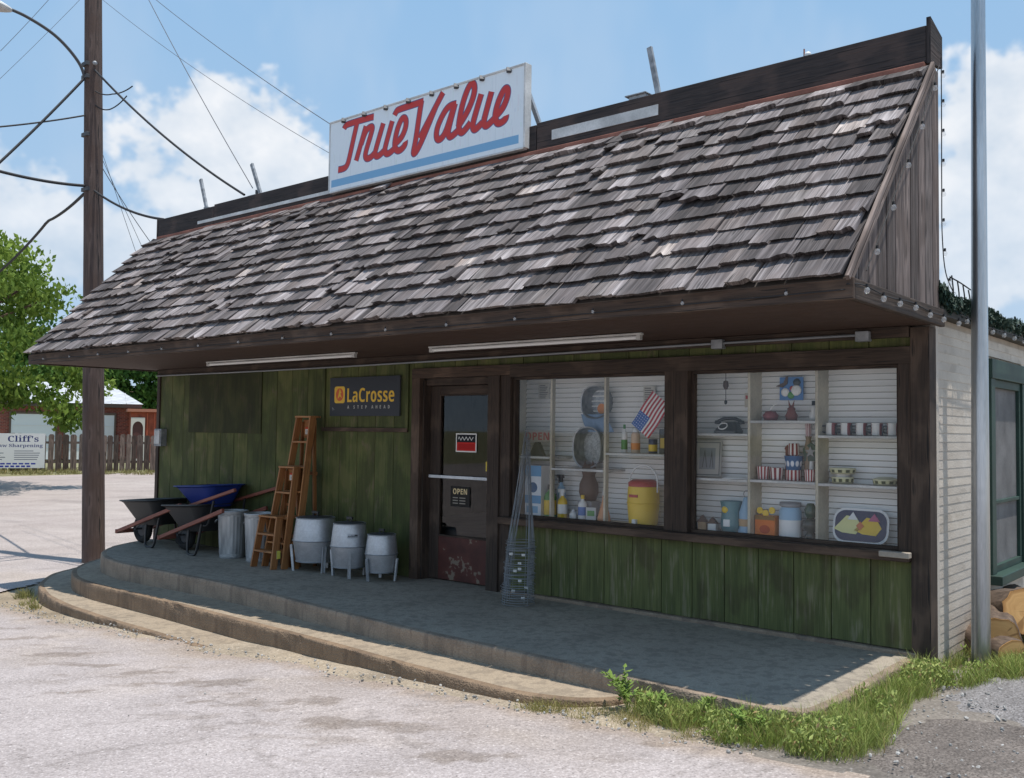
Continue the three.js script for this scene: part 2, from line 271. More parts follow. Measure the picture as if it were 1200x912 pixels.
{
  const bumpy = (x, z) => (fbm(x * 2.3, z * 2.3, 4) - 0.5) * 0.035;
  const groundCol = (x, z) => {
    let c = [1, 0.97, 0.92]; const n = fbm(x * 0.9 + 5, z * 0.9, 4);
    c = lerp3(c, [0.75, 0.68, 0.56], ss(0.45, 0.7, n) * 0.7);
    if (x > 4.8 && x < 12 && z < 2.6 && z > -4) { const n2 = fbm(x * 3 + 9, z * 3, 4); c = lerp3([0.42, 0.43, 0.48], [0.68, 0.70, 0.76], n2); }
    if (x < -20) c = lerp3(c, [0.62, 0.70, 0.38], ss(-20, -24, x + (n - 0.5) * 5) * 0.85);
    return c;
  };
  const m = std({ map: T.dirt, vertexColors: true, bumpMap: T.roughBump, bumpScale: 0.01 });
  struct('ground', sheet(gridLines(-5, 7, 0.07, -500, 500, 1.16), gridLines(-1, 3, 0.07, -500, 500, 1.16), (x, z) => gh(x) - 0.014 + (Math.abs(x) < 9 && z > -3 && z < 3 ? bumpy(x, z) * 0.6 : -0.03), null, groundCol, 1 / 2.6), m, 'dry beige dirt ground beside the road');
  const stains = [[-0.78, 3.32, 0.5, 0.1], [-0.26, 3.48, 0.28, 0.07], [-0.06, 3.38, 0.24, 0.06], [0.5, 3.28, 0.4, 0.08], [0.8, 3.53, 0.42, 0.06], [0.6, 3.95, 0.4, 0.06], [-1.92, 3.22, 0.6, 0.1], [1.63, 3.5, 0.3, 0.05], [1.88, 3.4, 0.4, 0.1], [2.18, 3.13, 0.45, 0.12], [2.65, 3.39, 0.28, 0.11], [2.88, 3.32, 0.5, 0.09], [3.2, 3.16, 0.45, 0.13], [3.8, 3.38, 0.42, 0.12], [4.52, 2.6, 0.2, 0.05], [1.2, 3.2, 0.5, 0.1], [-2.6, 3.05, 0.4, 0.08]];
  const roadCol = (x, z) => {
    let c = [0.98, 0.975, 1.0]; const n = fbm(x * 0.7, z * 0.7 + 9, 5), n1 = fbm(x * 5, z * 5, 4), n3 = fbm(x * 16 + 7, z * 16, 3);
    c = lerp3(c, [0.88, 0.84, 0.80], ss(0.42, 0.66, n) * 0.6); c = lerp3(c, [1.0, 0.95, 0.86], ss(0.5, 0.75, fbm(x * 1.3 + 30, z * 2.2, 4)) * ss(4.6, 2.6, z) * 0.5);
    for (const [sx, sz, a, b] of stains) { const dx = (x - sx) * 0.77 - (z - sz) * 0.64, dz = (x - sx) * 0.64 + (z - sz) * 0.77, q = (dx / (a * 0.55)) ** 2 + (dz / (b * 1.0)) ** 2; if (q < 4) c = lerp3(c, [0.50, 0.45, 0.40], ss(1.15, 0.35, q + (n1 - 0.5) * 2.0 + (n3 - 0.5) * 2.8) * 0.65); }
    c = lerp3(c, [0.78, 0.68, 0.55], ss(0.25, 0.02, z - roadEdge(x) + (n1 - 0.5) * 0.25) * 0.7 * (x > -5 ? 1 : 0));
    if (x < -6) { const f = ss(-6, -9, x), w = fbm(x * 0.6, z * 0.25, 4); c = lerp3(c, lerp3([0.80, 0.74, 0.72], [1.06, 1.04, 1.0], w), f * 0.9); }
    c = lerp3(c, [0.60, 0.55, 0.50], ss(0.60, 0.74, fbm(x * 5 + 60, z * 7.5 + x * 4, 4)) * ss(2.7, 3.1, z) * ss(4.4, 3.5, z) * ss(-6, -4, x) * 0.5);
    const crack = Math.abs(fbm(x * 1.1 + 3, z * 1.1, 4) - 0.5); if (crack < 0.006) c = lerp3(c, [0.55, 0.53, 0.52], 0.5);
    return c;
  };
  const m2 = std({ map: T.asphalt, vertexColors: true, bumpMap: T.roughBump, bumpScale: 0.008, roughness: 0.9 });
  struct('road', sheet(gridLines(-5.5, 7, 0.04, -24, 60, 1.09), gridLines(2.2, 6.6, 0.04, -70, 90, 1.09), (x, z) => gh(x) + 0.006 + (fbm(x * 1.4, z * 1.4, 3) - 0.5) * 0.015 * ss(14, 8, Math.abs(x)), isRoad, roadCol, 1 / 2.2), m2, 'pale worn asphalt road with dark patches');
}
// dark loose soil and grey gravel by the corner of the store
{
  const blob = (cx, cz, rx, rz, seed, lift, colour, name, map, label) => {
    const xs = gridLines(cx - rx * 1.4, cx + rx * 1.4, 0.03, cx - rx * 1.4, cx + rx * 1.4, 1.2), zs = gridLines(cz - rz * 1.4, cz + rz * 1.4, 0.03, cz - rz * 1.4, cz + rz * 1.4, 1.2);
    const d = (x, z) => 1 - Math.hypot((x - cx) / rx, (z - cz) / rz) + (fbm(x * 3 + seed, z * 3, 4) - 0.5) * 0.7;
    struct(name, sheet(xs, zs, (x, z) => gh(x) + lift - 0.03 + 0.11 * clamp(d(x, z), -0.2, 0.35) + (fbm(x * 11, z * 11, 3) - 0.5) * 0.02, (x, z) => d(x, z) > 0, (x, z) => lerp3(colour, colour.map((k) => k * 1.5), fbm(x * 6 + 2, z * 6, 4)), 1 / 1.2), std({ map, vertexColors: true, bumpMap: T.roughBump, bumpScale: 0.02 }), label);
  };
  blob(6.4, 0.3, 1.1, 0.85, 3, 0.002, [0.52, 0.53, 0.56], 'gravel_ground', T.gravel, 'light grey gravel beside the flagpole');
  blob(6.2, 1.7, 1.0, 0.72, 8, 0.004, [0.36, 0.33, 0.31], 'soil_ground', T.gravel, 'dark bare soil in front of the gravel');
}
// the porch: three rounded levels of concrete
const porchEdge = [[-5.2, 0.1], [-5.08, 0.42], [-4.8, 0.85], [-4.4, 1.2], [-3.95, 1.42], [-3.3, 1.56], [-2.6, 1.57], [-1.6, 1.56], [-0.46, 1.62], [0.9, 1.76], [1.9, 1.83], [2.65, 1.84], [3.5, 1.87], [3.94, 1.9], [4.6, 1.93], [5.02, 1.86], [5.1, 1.6], [5.1, 0.1]];
const stepEdge = [[-5.6, 0.1], [-5.42, 0.55], [-5.0, 1.1], [-4.5, 1.52], [-3.9, 1.79], [-3.2, 1.92], [-1.6, 1.97], [-0.2, 2.06], [0.9, 2.13], [1.9, 2.22], [2.7, 2.28], [3.3, 2.29], [3.7, 2.15], [3.9, 1.8], [3.9, 0.1]];
const kerbEdge = [[-6.0, 0.1], [-5.85, 0.7], [-5.4, 1.35], [-4.7, 1.83], [-3.9, 2.12], [-3.0, 2.28], [-1.9, 2.36], [-0.6, 2.43], [0.8, 2.5], [1.2, 2.4], [1.3, 0.1]];
const h2 = (x) => interp(x, [-6, -4, -0.5, 1.9, 3.9], [-0.21, -0.2, -0.165, -0.14, -0.125]), h3 = (x) => interp(x, [-6, -4, -2, -0.8, 0.4, 1.3], [-0.37, -0.37, -0.358, -0.345, -0.325, -0.32]);
function slab(edge, top, name, label, jag, seed) {
  const line = new THREE.CatmullRomCurve3(edge.map(([x, z]) => V(x, 0, z)), false, 'catmullrom', 0.35).getSpacedPoints(320);
  const rings = [], depth = [[0, -0.8], [0, -0.10], [0, -0.045], [0, -0.012], [0.012, 0], [0.06, 0]];
  const pos = [], uv = [], idx = []; let acc = 0;
  line.forEach((p, i) => {
    const q = line[Math.min(i + 1, line.length - 1)], o = line[Math.max(i - 1, 0)], t = q.clone().sub(o).normalize(), inw = V(t.z, 0, -t.x); if (i) acc += p.distanceTo(line[i - 1]);
    depth.forEach(([inset, dy], k) => { const n = (fbm(acc * 1.2 + seed, k * 0.5, 4) - 0.5) * jag + (k > 1 && k < 5 ? -Math.max(0, fbm(acc * 4 + seed * 2, k * 0.4, 4) - 0.62) * 0.10 : 0); pos.push(p.x + inw.x * (inset - n), top(p.x) + dy, p.z + inw.z * (inset - n)); uv.push(acc, dy + (dy === 0 ? inset : 0)); });
  });
  const K = depth.length; for (let i = 0; i < line.length - 1; i++) for (let k = 0; k < K - 1; k++) { const a = i * K + k, b = a + 1, c = a + K, d = c + 1; idx.push(a, c, b, b, c, d); }
  const g = new THREE.BufferGeometry(); g.setAttribute('position', new THREE.Float32BufferAttribute(pos, 3)); g.setAttribute('uv', new THREE.Float32BufferAttribute(uv, 2)); g.setIndex(idx); g.computeVertexNormals();
  // top surface: fill from the inner edge line back to z = 0.06 under the wall
  const tp = [], tu = [], ti = [], R = 14;
  line.forEach((p, i) => { const k = (i * K + K - 1) * 3; const ex = pos[k], ez = pos[k + 2]; for (let j = 0; j <= R; j++) { const z = mix(ez, -0.35, j / R); tp.push(ex, top(ex) + (j ? (fbm(ex * 2, z * 2, 3) - 0.5) * 0.006 : 0), z); tu.push(ex * 0.5, z * 0.5); } });
  for (let i = 0; i < line.length - 1; i++) for (let j = 0; j < R; j++) { const a = i * (R + 1) + j, b = a + 1, c = a + R + 1, d = c + 1; ti.push(a, c, b, b, c, d); }
  const t = new THREE.BufferGeometry(); t.setAttribute('position', new THREE.Float32BufferAttribute(tp, 3)); t.setAttribute('uv', new THREE.Float32BufferAttribute(tu, 2)); t.setIndex(ti); t.computeVertexNormals();
  const o = new THREE.Group(); o.name = name; o.userData = { kind: 'structure', label }; scene.add(o);
  mesh('edge', g, name === 'porch' ? M.concreteSide : M.stepSide, o); mesh('top', t, name === 'porch' ? M.concrete : M.stepTop, o);
}
slab(porchEdge, () => 0, 'porch', 'raised grey concrete porch in front of the store', 0.012, 1);
slab(stepEdge, h2, 'porch_step', 'rounded concrete step below the porch', 0.02, 5);
slab(kerbEdge, h3, 'kerb', 'low rounded concrete kerb below the step', 0.03, 9);

// ================================================================= THE STORE
const store = thing('store_building', 'olive green wooden hardware store with shake roof over its porch', 'store');
const XL = -5.25, XR = 5.19, WT = 2.36;
function boards(x0, x1, y0, y1, w, mats, z = 0, seed = 1) {         // vertical boards with open grooves, each its own part
  const r = rng(seed), n = Math.max(1, Math.round((x1 - x0) / w)), s = (x1 - x0) / n;
  for (let i = 0; i < n; i++) mesh('wall_board', box(x0 + i * s + 0.0028, x0 + (i + 1) * s - 0.0028, y0 + (y0 < 0.1 ? r() * 0.01 : 0), y1, z - 0.022 - r() * 0.002, z - r() * 0.003, 'y', 0.003), mats[Math.floor(r() * mats.length)], store);
}
// the front wall behind the boards, with the door and window openings left free
{
  const gs = [box(XL, 0.0, -0.05, WT, -0.14, -0.024), box(1.02, 5.19, -0.05, 0.66, -0.14, -0.024), box(0.0, 5.19, 2.2, WT, -0.14, -0.024)];
  mesh('wall_sheathing', merge(gs), M.darkRoom, store);
}
boards(XL + 0.05, -0.09, 0.005, WT, 0.305, M.green, 0, 3);
boards(1.2, 5.06, 0.03, 0.665, 0.305, M.greenLow, 0, 4);
boards(-0.09, 5.06, 2.225, WT, 0.305, M.green, 0, 5);
mesh('boarded_window', box(-4.45, -2.8, 1.5, 2.28, -0.004, 0.012, 'y', 0.002), M.boarded, store).userData.label = 'dark green panel over an old window';
mesh('corner_trim', box(XL - 0.02, XL + 0.05, -0.02, WT, -0.1, 0.02), M.brown, store);
mesh('wall_footing', box(1.2, 5.1, -0.02, 0.03, -0.05, 0.045, 'x', 0.01), M.concreteSide, store);
// door surround and posts
mesh('door_casing', box(-0.09, 0.03, 0, 2.12, -0.05, 0.028), M.brownLight, store);
mesh('door_casing', box(-0.09, 1.28, 2.12, 2.225, -0.05, 0.03, 'x'), M.brownLight, store);
mesh('door_jamb', box(0.03, 0.05, 0, 2.1, -0.2, -0.02), M.brown, store);
mesh('door_jamb', box(0.05, 1.03, 2.045, 2.12, -0.2, -0.052, 'x'), M.brown, store);
mesh('door_post', box(1.0, 1.15, -0.01, 2.12, -0.2, 0.034), M.brown, store);
mesh('window_post', box(1.15, 1.275, 0, 2.12, -0.14, 0.012), M.brown, store);
mesh('window_post', box(3.02, 3.245, 0.74, 2.12, -0.10, 0.03), M.brown, store);
mesh('window_post', box(4.975, 5.065, 0.74, 2.12, -0.10, 0.026), M.brown, store);
mesh('corner_post', box(5.065, 5.2, -0.06, WT, -0.12, 0.036), M.brown, store);
mesh('window_header', box(1.28, 5.065, 2.1, 2.225, -0.10, 0.034, 'x'), M.brown, store);
mesh('window_sill', box(1.2, 5.06, 0.672, 0.738, -0.12, 0.10, 'x', 0.008), M.brownLight, store);
mesh('sill_end', box(4.86, 5.075, 0.70, 0.742, 0.05, 0.115, 'x', 0.006), std({ color: lin(0.55, 0.47, 0.38), map: T.blotch }), store).userData.label = 'bare pale wood at the end of the sill';
// window stops and panes
for (const [a, b] of [[1.275, 3.02], [3.245, 4.975]]) {
  const w = mesh('window_frame', merge([box(a, b, 0.738, 0.765, -0.085, -0.03, 'x'), box(a, b, 2.075, 2.1, -0.085, -0.03, 'x'), box(a, a + 0.028, 0.765, 2.075, -0.085, -0.03), box(b - 0.028, b, 0.765, 2.075, -0.085, -0.03)]), M.brown, store);
  const gl = new THREE.PlaneGeometry(b - a - 0.04, 1.32); gl.translate((a + b) / 2, 1.42, -0.06); mesh('pane', gl, M.glass, w);
}
// door
{
  const d = new THREE.Group(); d.name = 'door'; store.add(d);
  mesh('stile', box(0.052, 0.195, 0.012, 2.04, -0.165, -0.12), M.brown, d); mesh('stile', box(0.915, 1.0, 0.012, 2.04, -0.165, -0.12), M.brown, d);
  mesh('top_rail', box(0.195, 0.915, 1.95, 2.04, -0.164, -0.121, 'x'), M.brown, d);
  mesh('kick_panel', box(0.195, 0.915, 0.012, 0.46, -0.163, -0.122, 'x'), M.rustDoor, d).userData.label = 'scuffed rusty red kick panel';
  mesh('glazing_bead', merge([box(0.195, 0.21, 0.46, 1.95, -0.135, -0.112), box(0.9, 0.915, 0.46, 1.95, -0.135, -0.112), box(0.21, 0.9, 0.46, 0.478, -0.135, -0.112, 'x'), box(0.21, 0.9, 1.935, 1.95, -0.135, -0.112, 'x')]), M.brown, d);
  const gl = new THREE.PlaneGeometry(0.7, 1.47); gl.translate(0.555, 1.205, -0.14); mesh('pane', gl, M.glass, d);
  mesh('push_bar', merge([beam(V(0.08, 1.085, -0.085), V(0.98, 1.085, -0.085), 0.022, 0.032), box(0.09, 0.115, 1.07, 1.1, -0.12, -0.085), box(0.945, 0.97, 1.07, 1.1, -0.12, -0.085)]), M.alum, d);
  mesh('latch', box(0.86, 0.91, 1.16, 1.26, -0.12, -0.105, 'y', 0.004), flat(0.7, 0.52, 0.06), d);
  const st = canvasTex(256, 176, (c, w, h) => { c.fillStyle = '#e8e4dc'; c.fillRect(0, 0, w, h); c.fillStyle = '#1c1c22'; c.fillRect(12, 12, w - 24, h - 24); c.fillStyle = '#c92a24'; c.fillRect(12, 84, w - 24, 80); c.strokeStyle = '#e6e2da'; c.lineWidth = 7; c.beginPath(); c.moveTo(30, 56); for (let i = 0; i < 9; i++) c.lineTo(40 + i * 22, i % 2 ? 64 : 34); c.stroke(); c.fillStyle = '#b01c18'; c.fillRect(26, 98, w - 52, 54); });
  const [g1, m1] = panel(0.29, 0.195, 0.003, std({ map: st }), M.whitePaint); mesh('sticker', g1.translate(0.565, 1.445, -0.132), m1, d).userData.label = 'red and black notice with white border';
  const op = canvasTex(256, 192, (c, w, h) => { c.fillStyle = '#2a2622'; c.fillRect(0, 0, w, h); c.fillStyle = '#e8cf9c'; c.font = 'bold 74px sans-serif'; c.textAlign = 'center'; c.fillText('OPEN', w / 2, 74); c.fillStyle = '#9c9488'; for (let i = 0; i < 3; i++) { c.fillRect(30, 104 + i * 26, 70, 9); c.fillRect(120, 104 + i * 26, 80, 9); } });
  const [g2, m2] = panel(0.27, 0.21, 0.003, std({ map: op }), M.darkGrey); mesh('opening_hours_notice', g2.translate(0.49, 0.885, -0.132), m2, d).userData.label = 'dark opening hours notice reading OPEN';
}
// shell: back, sides, floor and ceiling so that light enters only through the glass
{
  mesh('side_wall', merge([box(XL - 0.02, XL + 0.12, -0.6, 2.45, -8, -0.14), box(XL, 5.1, -0.6, 2.45, -8.2, -8)]), M.mortar, store);
  mesh('floor', box(XL + 0.12, 5.0, -0.12, -0.02, -8, -0.16), M.darkRoom, store);
  mesh('ceiling', box(XL - 0.1, 5.25, 2.45, 2.53, -8.3, -0.06), M.darkRoom, store);
  mesh('partition', box(0.0, 1.02, -0.02, 2.45, -3.4, -3.3), M.interior, store);
}
// the painted side wall: narrow lapped siding, board by board
{
  const sw = new THREE.Group(); sw.name = 'siding_wall'; sw.userData.label = 'cream painted side wall of narrow lapped boards'; store.add(sw);
  mesh('backing', merge([box(5.03, 5.168, -0.5, 2.45, -1.58, -0.12), box(5.03, 5.168, -0.5, 0.38, -2.82, -1.58), box(5.03, 5.168, 2.2, 2.45, -2.82, -1.58), box(5.03, 5.168, -0.5, 2.45, -8, -2.82)]), M.mortar, sw);
  mesh('corner_board', box(5.12, 5.198, -0.3, 2.44, -0.185, -0.122, 'y', 0.004), M.siding[0], sw);
  const r = rng(77), ex = 0.0665;
  const lap = (z0, z1, y) => { const o = r() * r() * 0.0016, g = prism([[5.166, y - 0.003], [5.1862 + o, y - 0.001 - r() * 0.002], [5.1868 + o, y + 0.002], [5.1848, y + ex], [5.166, y + ex]], z0 - z1 - 0.003); g.translate(0, 0, z1 + 0.0015); g.rotateX((r() - 0.5) * 0.0006); mesh('siding_board', uvm(g, 'z', 1, r(), r()), M.siding[Math.floor(r() * 3)], sw); };
  for (let j = 0; j < 41; j++) { const y = -0.33 + j * ex; if (y > 2.39) continue; if (y > 0.30 && y < 2.2) { lap(-0.186, -1.57, y); lap(-2.845, -4.6, y); } else { const c = -1.2 - r() * 2.4; lap(-0.186, c, y); lap(c, -4.6, y); } }
}
// green side window with a grey screen
{
  const w = new THREE.Group(); w.name = 'side_window'; w.userData.label = 'dark green framed side window with grey screen'; store.add(w);
  mesh('header', box(5.1, 5.235, 2.07, 2.235, -2.84, -1.57, 'z'), M.forest, w);
  for (const z of [-1.64, -2.77]) mesh('stile', box(5.1, 5.225, 0.42, 2.07, z - 0.065, z + 0.065), M.forest, w);
  mesh('sill', box(5.1, 5.3, 0.34, 0.42, -2.85, -1.56, 'z', 0.008), M.forest, w);
  mesh('screen_frame', merge([box(5.14, 5.205, 0.42, 0.48, -2.7, -1.71, 'z'), box(5.14, 5.205, 2.0, 2.07, -2.7, -1.71, 'z'), box(5.14, 5.205, 0.48, 2.0, -1.76, -1.71), box(5.14, 5.205, 0.48, 2.0, -2.7, -2.65)]), M.forest, w);
  mesh('screen', box(5.165, 5.175, 0.48, 2.0, -2.65, -1.76, 'y', 0), std({ color: lin(0.23, 0.22, 0.215), map: T.blotch }), w);
  mesh('cross_rail', box(5.15, 5.2, 1.0, 1.03, -2.65, -1.76, 'z', 0.004), M.forest, w);
}
mesh('side_panel', box(5.1, 5.2, 0.3, 2.1, -4.2, -2.93), flat(0.42, 0.58, 0.58), store).userData.label = 'pale aqua panel beyond the green window';
// soffit planks, fascia, eave
for (let i = 0; i < 9; i++) mesh('soffit_plank', box(-5.36, 5.2, WT + 0.012, WT + 0.034, 0.006 + i * 0.188, 0.006 + (i + 1) * 0.188 - 0.003, 'x', 0.002), M.soffit, store);
mesh('fascia', box(-5.42, 5.285, WT - 0.005, 2.482, 1.702, 1.742, 'x', 0.006), M.fascia, store);
mesh('fascia', box(5.243, 5.283, WT - 0.003, 2.48, -0.05, 1.70, 'z', 0.006), M.brown, store);
mesh('fascia', box(-5.42, -5.38, WT - 0.003, 2.48, -0.05, 1.70, 'z', 0.006), M.brown, store);
mesh('eave_beam', box(-5.2, 5.06, WT - 0.07, WT + 0.01, 0.003, 0.05, 'x', 0.006), M.brown, store);
// ---------------- shake roof
const roof = new THREE.Group(); roof.name = 'roof'; roof.userData.label = 'weathered grey wooden shake roof'; store.add(roof);
const RE = { z: 1.745, y: 2.475 }, RT = { z: 0.10, y: 4.222 }, RL = Math.hypot(RE.z - RT.z, RT.y - RE.y);
const up = V(0, (RT.y - RE.y) / RL, (RT.z - RE.z) / RL), nrm = V(0, -up.z, up.y).normalize();
{
  const g = new THREE.BoxGeometry(10.62, 0.03, RL); uvm(g, 'x');
  g.applyMatrix4(new THREE.Matrix4().makeBasis(V(1, 0, 0), nrm, V(0, -up.y, -up.z)).setPosition(V(-0.085, (RE.y + RT.y) / 2, (RE.z + RT.z) / 2).addScaledVector(nrm, -0.016)));
  mesh('roof_deck', g, M.shingleDeck, roof);
  const r = rng(1234), tones = [[0.56, 0.535, 0.54], [0.80, 0.77, 0.77], [0.43, 0.41, 0.41], [1.12, 1.09, 1.09], [0.62, 0.575, 0.55], [0.29, 0.27, 0.265], [0.68, 0.655, 0.635], [1.45, 1.36, 1.26]];
  const mats = tones.map((c) => std({ map: T.shingle, color: lin(...c), bumpMap: grainBump, bumpScale: 0.012, roughness: 0.9 }));
  // wedge: local x across (unit width), y up-slope from butt (0) to head (1 = length), z out of the roof
  const variants = [];
  for (let k = 0; k < 20; k++) {
    const S = 5, L = 0.37, pos = [], uv = [], idx = [], ou = r(), ov = r(), th = 0.028 + r() * 0.028;
    const jag = Array.from({ length: S + 1 }, () => (r() - 0.5) * 0.012 + (r() < 0.12 ? 0.035 * r() : 0)), cup = (r() - 0.5) * 0.012;
    for (const [yy, zz] of [[0, 1], [L, 1], [0, 0], [L, 0]]) for (let i = 0; i <= S; i++) {
      const x = i / S - 0.5, y = yy === 0 ? jag[i] + (zz ? 0 : 0.03) : yy, out = (yy === 0 ? th + 0.022 : 0.006) * (zz ? 1 : 0) + (zz ? 0 : (yy === 0 ? 0.026 : 0.001)) + cup * (x * x * 4 - 0.5) * (yy === 0 ? 1 : 0);
      pos.push(x, y, out); uv.push(ou + x * 0.2 * 1.3 + (zz ? 0 : 0.02), ov + y * 0.9 + (zz ? 0 : 0.03));
    }
    const q = (a, b, c, d) => idx.push(a, b, c, a, c, d), n = S + 1;
    for (let i = 0; i < S; i++) { q(i, i + 1, n + i + 1, n + i); q(2 * n + i, 2 * n + i + 1, i + 1, i); }
    q(2 * n, 0, n, 3 * n); q(S, 2 * n + S, 3 * n + S, n + S);
    let g = new THREE.BufferGeometry(); g.setAttribute('position', new THREE.Float32BufferAttribute(pos, 3)); g.setAttribute('uv', new THREE.Float32BufferAttribute(uv, 2)); g.setIndex(idx); g = g.toNonIndexed(); g.computeVertexNormals(); variants.push(g);
  }
  const list = [], C = 12, ex = RL / C;
  for (let c = 0; c < C; c++) {
    const wave = (x) => (fbm(x * 0.5 + c * 3.1, c, 3) - 0.5) * 0.03;
    let x = -5.40 + 0.11 * (c / C) * 0.6 - r() * 0.02; const end = 5.235;
    while (x < end - 0.03) {
      let w = 0.085 + r() * 0.15 + (r() < 0.3 ? 0.07 : 0); if (x + w > end) w = end - x; const gap = 0.003 + r() * r() * 0.016;
      if (r() < 0.036 && c > 0 && c < C - 1) { list.push({ x: x + w / 2, w, s: c * ex - 0.01, rot: 0, lift: -0.02, v: Math.floor(r() * variants.length), t: 7, c }); x += w; continue; }                     // a shake that is gone
      const broken = r() < 0.04 ? 0.05 + r() * 0.07 : 0;
      list.push({ x: x + w / 2, w: w - gap, s: c * ex + wave(x) * (c ? 1 : 0.2) - (c === 0 ? 0.035 : 0.012) + (r() - 0.5) * 0.016 - (r() < 0.15 ? 0.02 : 0) + broken, rot: (r() - 0.5) * 0.035, lift: r() < 0.08 ? r() * 0.03 : r() * 0.006, v: Math.floor(r() * variants.length), t: Math.floor(Math.pow(r(), 1.05) * 7), c });
      x += w;
    }
  }
  const cam = camera.position, place = (o) => { const p = V(o.x, RE.y, RE.z).addScaledVector(up, o.s).addScaledVector(nrm, o.lift), m = new THREE.Matrix4().makeBasis(V(1, 0, 0), up, nrm); m.multiply(new THREE.Matrix4().makeRotationZ(o.rot)); m.multiply(new THREE.Matrix4().makeRotationX(-o.lift * 1.5)); m.setPosition(p); return m.scale(V(o.w, o.c === 11 ? 0.55 : 1, 1)); };
  list.forEach((o) => { o.m = place(o); o.d = V().setFromMatrixPosition(o.m).distanceTo(cam); o.size = o.w / (o.d * o.d); });
  list.sort((a, b) => b.size - a.size); const rest = [];
  list.forEach((o, k) => {
    if (k < 300) { const s = mesh('shingle', variants[o.v], mats[o.t], roof); o.m.decompose(s.position, s.quaternion, s.scale); }
    else { const g = variants[o.v].clone().applyMatrix4(o.m), n = g.attributes.position.count, col = new Float32Array(n * 3); for (let i = 0; i < n; i++) col.set(tones[o.t], i * 3); g.setAttribute('color', new THREE.BufferAttribute(col, 3)); rest.push(g); }
  });
  mesh('shingles', mergeGeometries(rest), std({ map: T.shingle, vertexColors: true, bumpMap: grainBump, bumpScale: 0.012, roughness: 0.9 }), roof).userData.kind = 'stuff';
  // gable boards and the rake strips on the near end, plain closing boards behind
  const ry = (z) => RE.y + (RE.z - z) / (RE.z - RT.z) * (RT.y - RE.y), gr = rng(55);
  const gable = new THREE.Group(); gable.name = 'gable_end'; const gm = [[1, 1, 1], [0.72, 0.70, 0.69], [1.2, 1.15, 1.12]].map((c) => std({ map: T.greyBoard, color: lin(...c), bumpMap: grainBump, bumpScale: 0.012 })); gable.userData.label = 'weathered vertical boards of the gable end'; store.add(gable);
  let z = 1.70; while (z > -0.06) { const w = 0.13 + gr() * 0.08, z1 = Math.max(z - w, -0.07); if (z - z1 > 0.03) { const zc = 0.085; const yA = Math.min(ry(Math.max(z, zc)), 4.25) - 0.02, yB = Math.min(ry(Math.max(z1 + 0.004, zc)), 4.25) - 0.02; const g = prism([[-z + 0.004, 2.45 + gr() * 0.02], [-z1 - 0.006 - gr() * 0.006, 2.45 + gr() * 0.02], [-z1 - 0.004, yB], [-z + 0.004, yA]], 0.022); g.rotateY(Math.PI / 2); g.translate(5.218 + gr() * 0.006, 0, 0); mesh('gable_board', uvm(g, 'y', 1, gr(), gr()), gm[Math.floor(gr() * 3)], gable); } z = z1; }
  for (const [off, wd, hh] of [[0.012, 0.024, 0.034], [-0.030, 0.02, 0.03]]) mesh('rake_strip', beam(V(5.258, RE.y, RE.z).addScaledVector(nrm, off).addScaledVector(up, -0.01), V(5.258, RT.y, RT.z).addScaledVector(nrm, off), wd, hh, nrm), M.rake, gable);
  const lg = prism([[-1.70, 2.45], [0.06, 2.45], [0.06, 4.25], [-0.1, 4.25]], 0.02); lg.rotateY(Math.PI / 2); lg.translate(-5.36, 0, 0); mesh('gable_board', uvm(lg, 'y'), M.greyBoard, gable);
  mesh('back_boards', box(-5.34, 5.21, 2.5, 4.27, -0.085, -0.062, 'y', 0), M.greyBoard, gable);
}
// ---------------- parapet above the roof
{
  const p = new THREE.Group(); p.name = 'parapet'; p.userData.label = 'dark plank parapet along the top of the roof'; store.add(p);
  const cuts = [[-5.31, -3.9, 4.525], [-3.9, -1.3, 4.545], [-1.3, 1.6, 4.53], [1.6, 5.2, 4.545]];
  for (const [a, b, t] of cuts) mesh('plank', box(a + 0.003, b - 0.003, 4.272, t, 0.01, 0.055, 'x', 0.006), M.parapet, p);
  mesh('plank', box(-5.31, 5.15, 4.272, 4.51, -0.2, -0.16, 'x', 0.006), M.parapet, p);
  mesh('cap_board', box(-5.31, 5.15, 4.51, 4.522, -0.17, 0.02, 'x', 0.003), M.parapet, p);
  const e = prism([[-0.06, 4.262], [-0.06, 4.60], [0.22, 4.535], [0.22, 4.30]], 0.03); e.rotateY(Math.PI / 2); e.translate(5.2, 0, 0); mesh('end_board', uvm(e, 'z'), M.parapet, p);
  mesh('end_board', box(-5.34, -5.31, 4.265, 4.53, -0.2, 0.06, 'y'), M.parapet, p);
  mesh('red_batten', box(-5.3, 5.19, 4.228, 4.271, 0.02, 0.084, 'x', 0.006), M.redTrim, p);
  for (const [a, b, y0, y1] of [[-4.28, -1.5, 4.325, 4.365], [1.79, 2.96, 4.345, 4.44]]) mesh('metal_strip', box(a, b, y0, y1, 0.056, 0.062, 'x', 0.001), M.whitePaint, p);
}
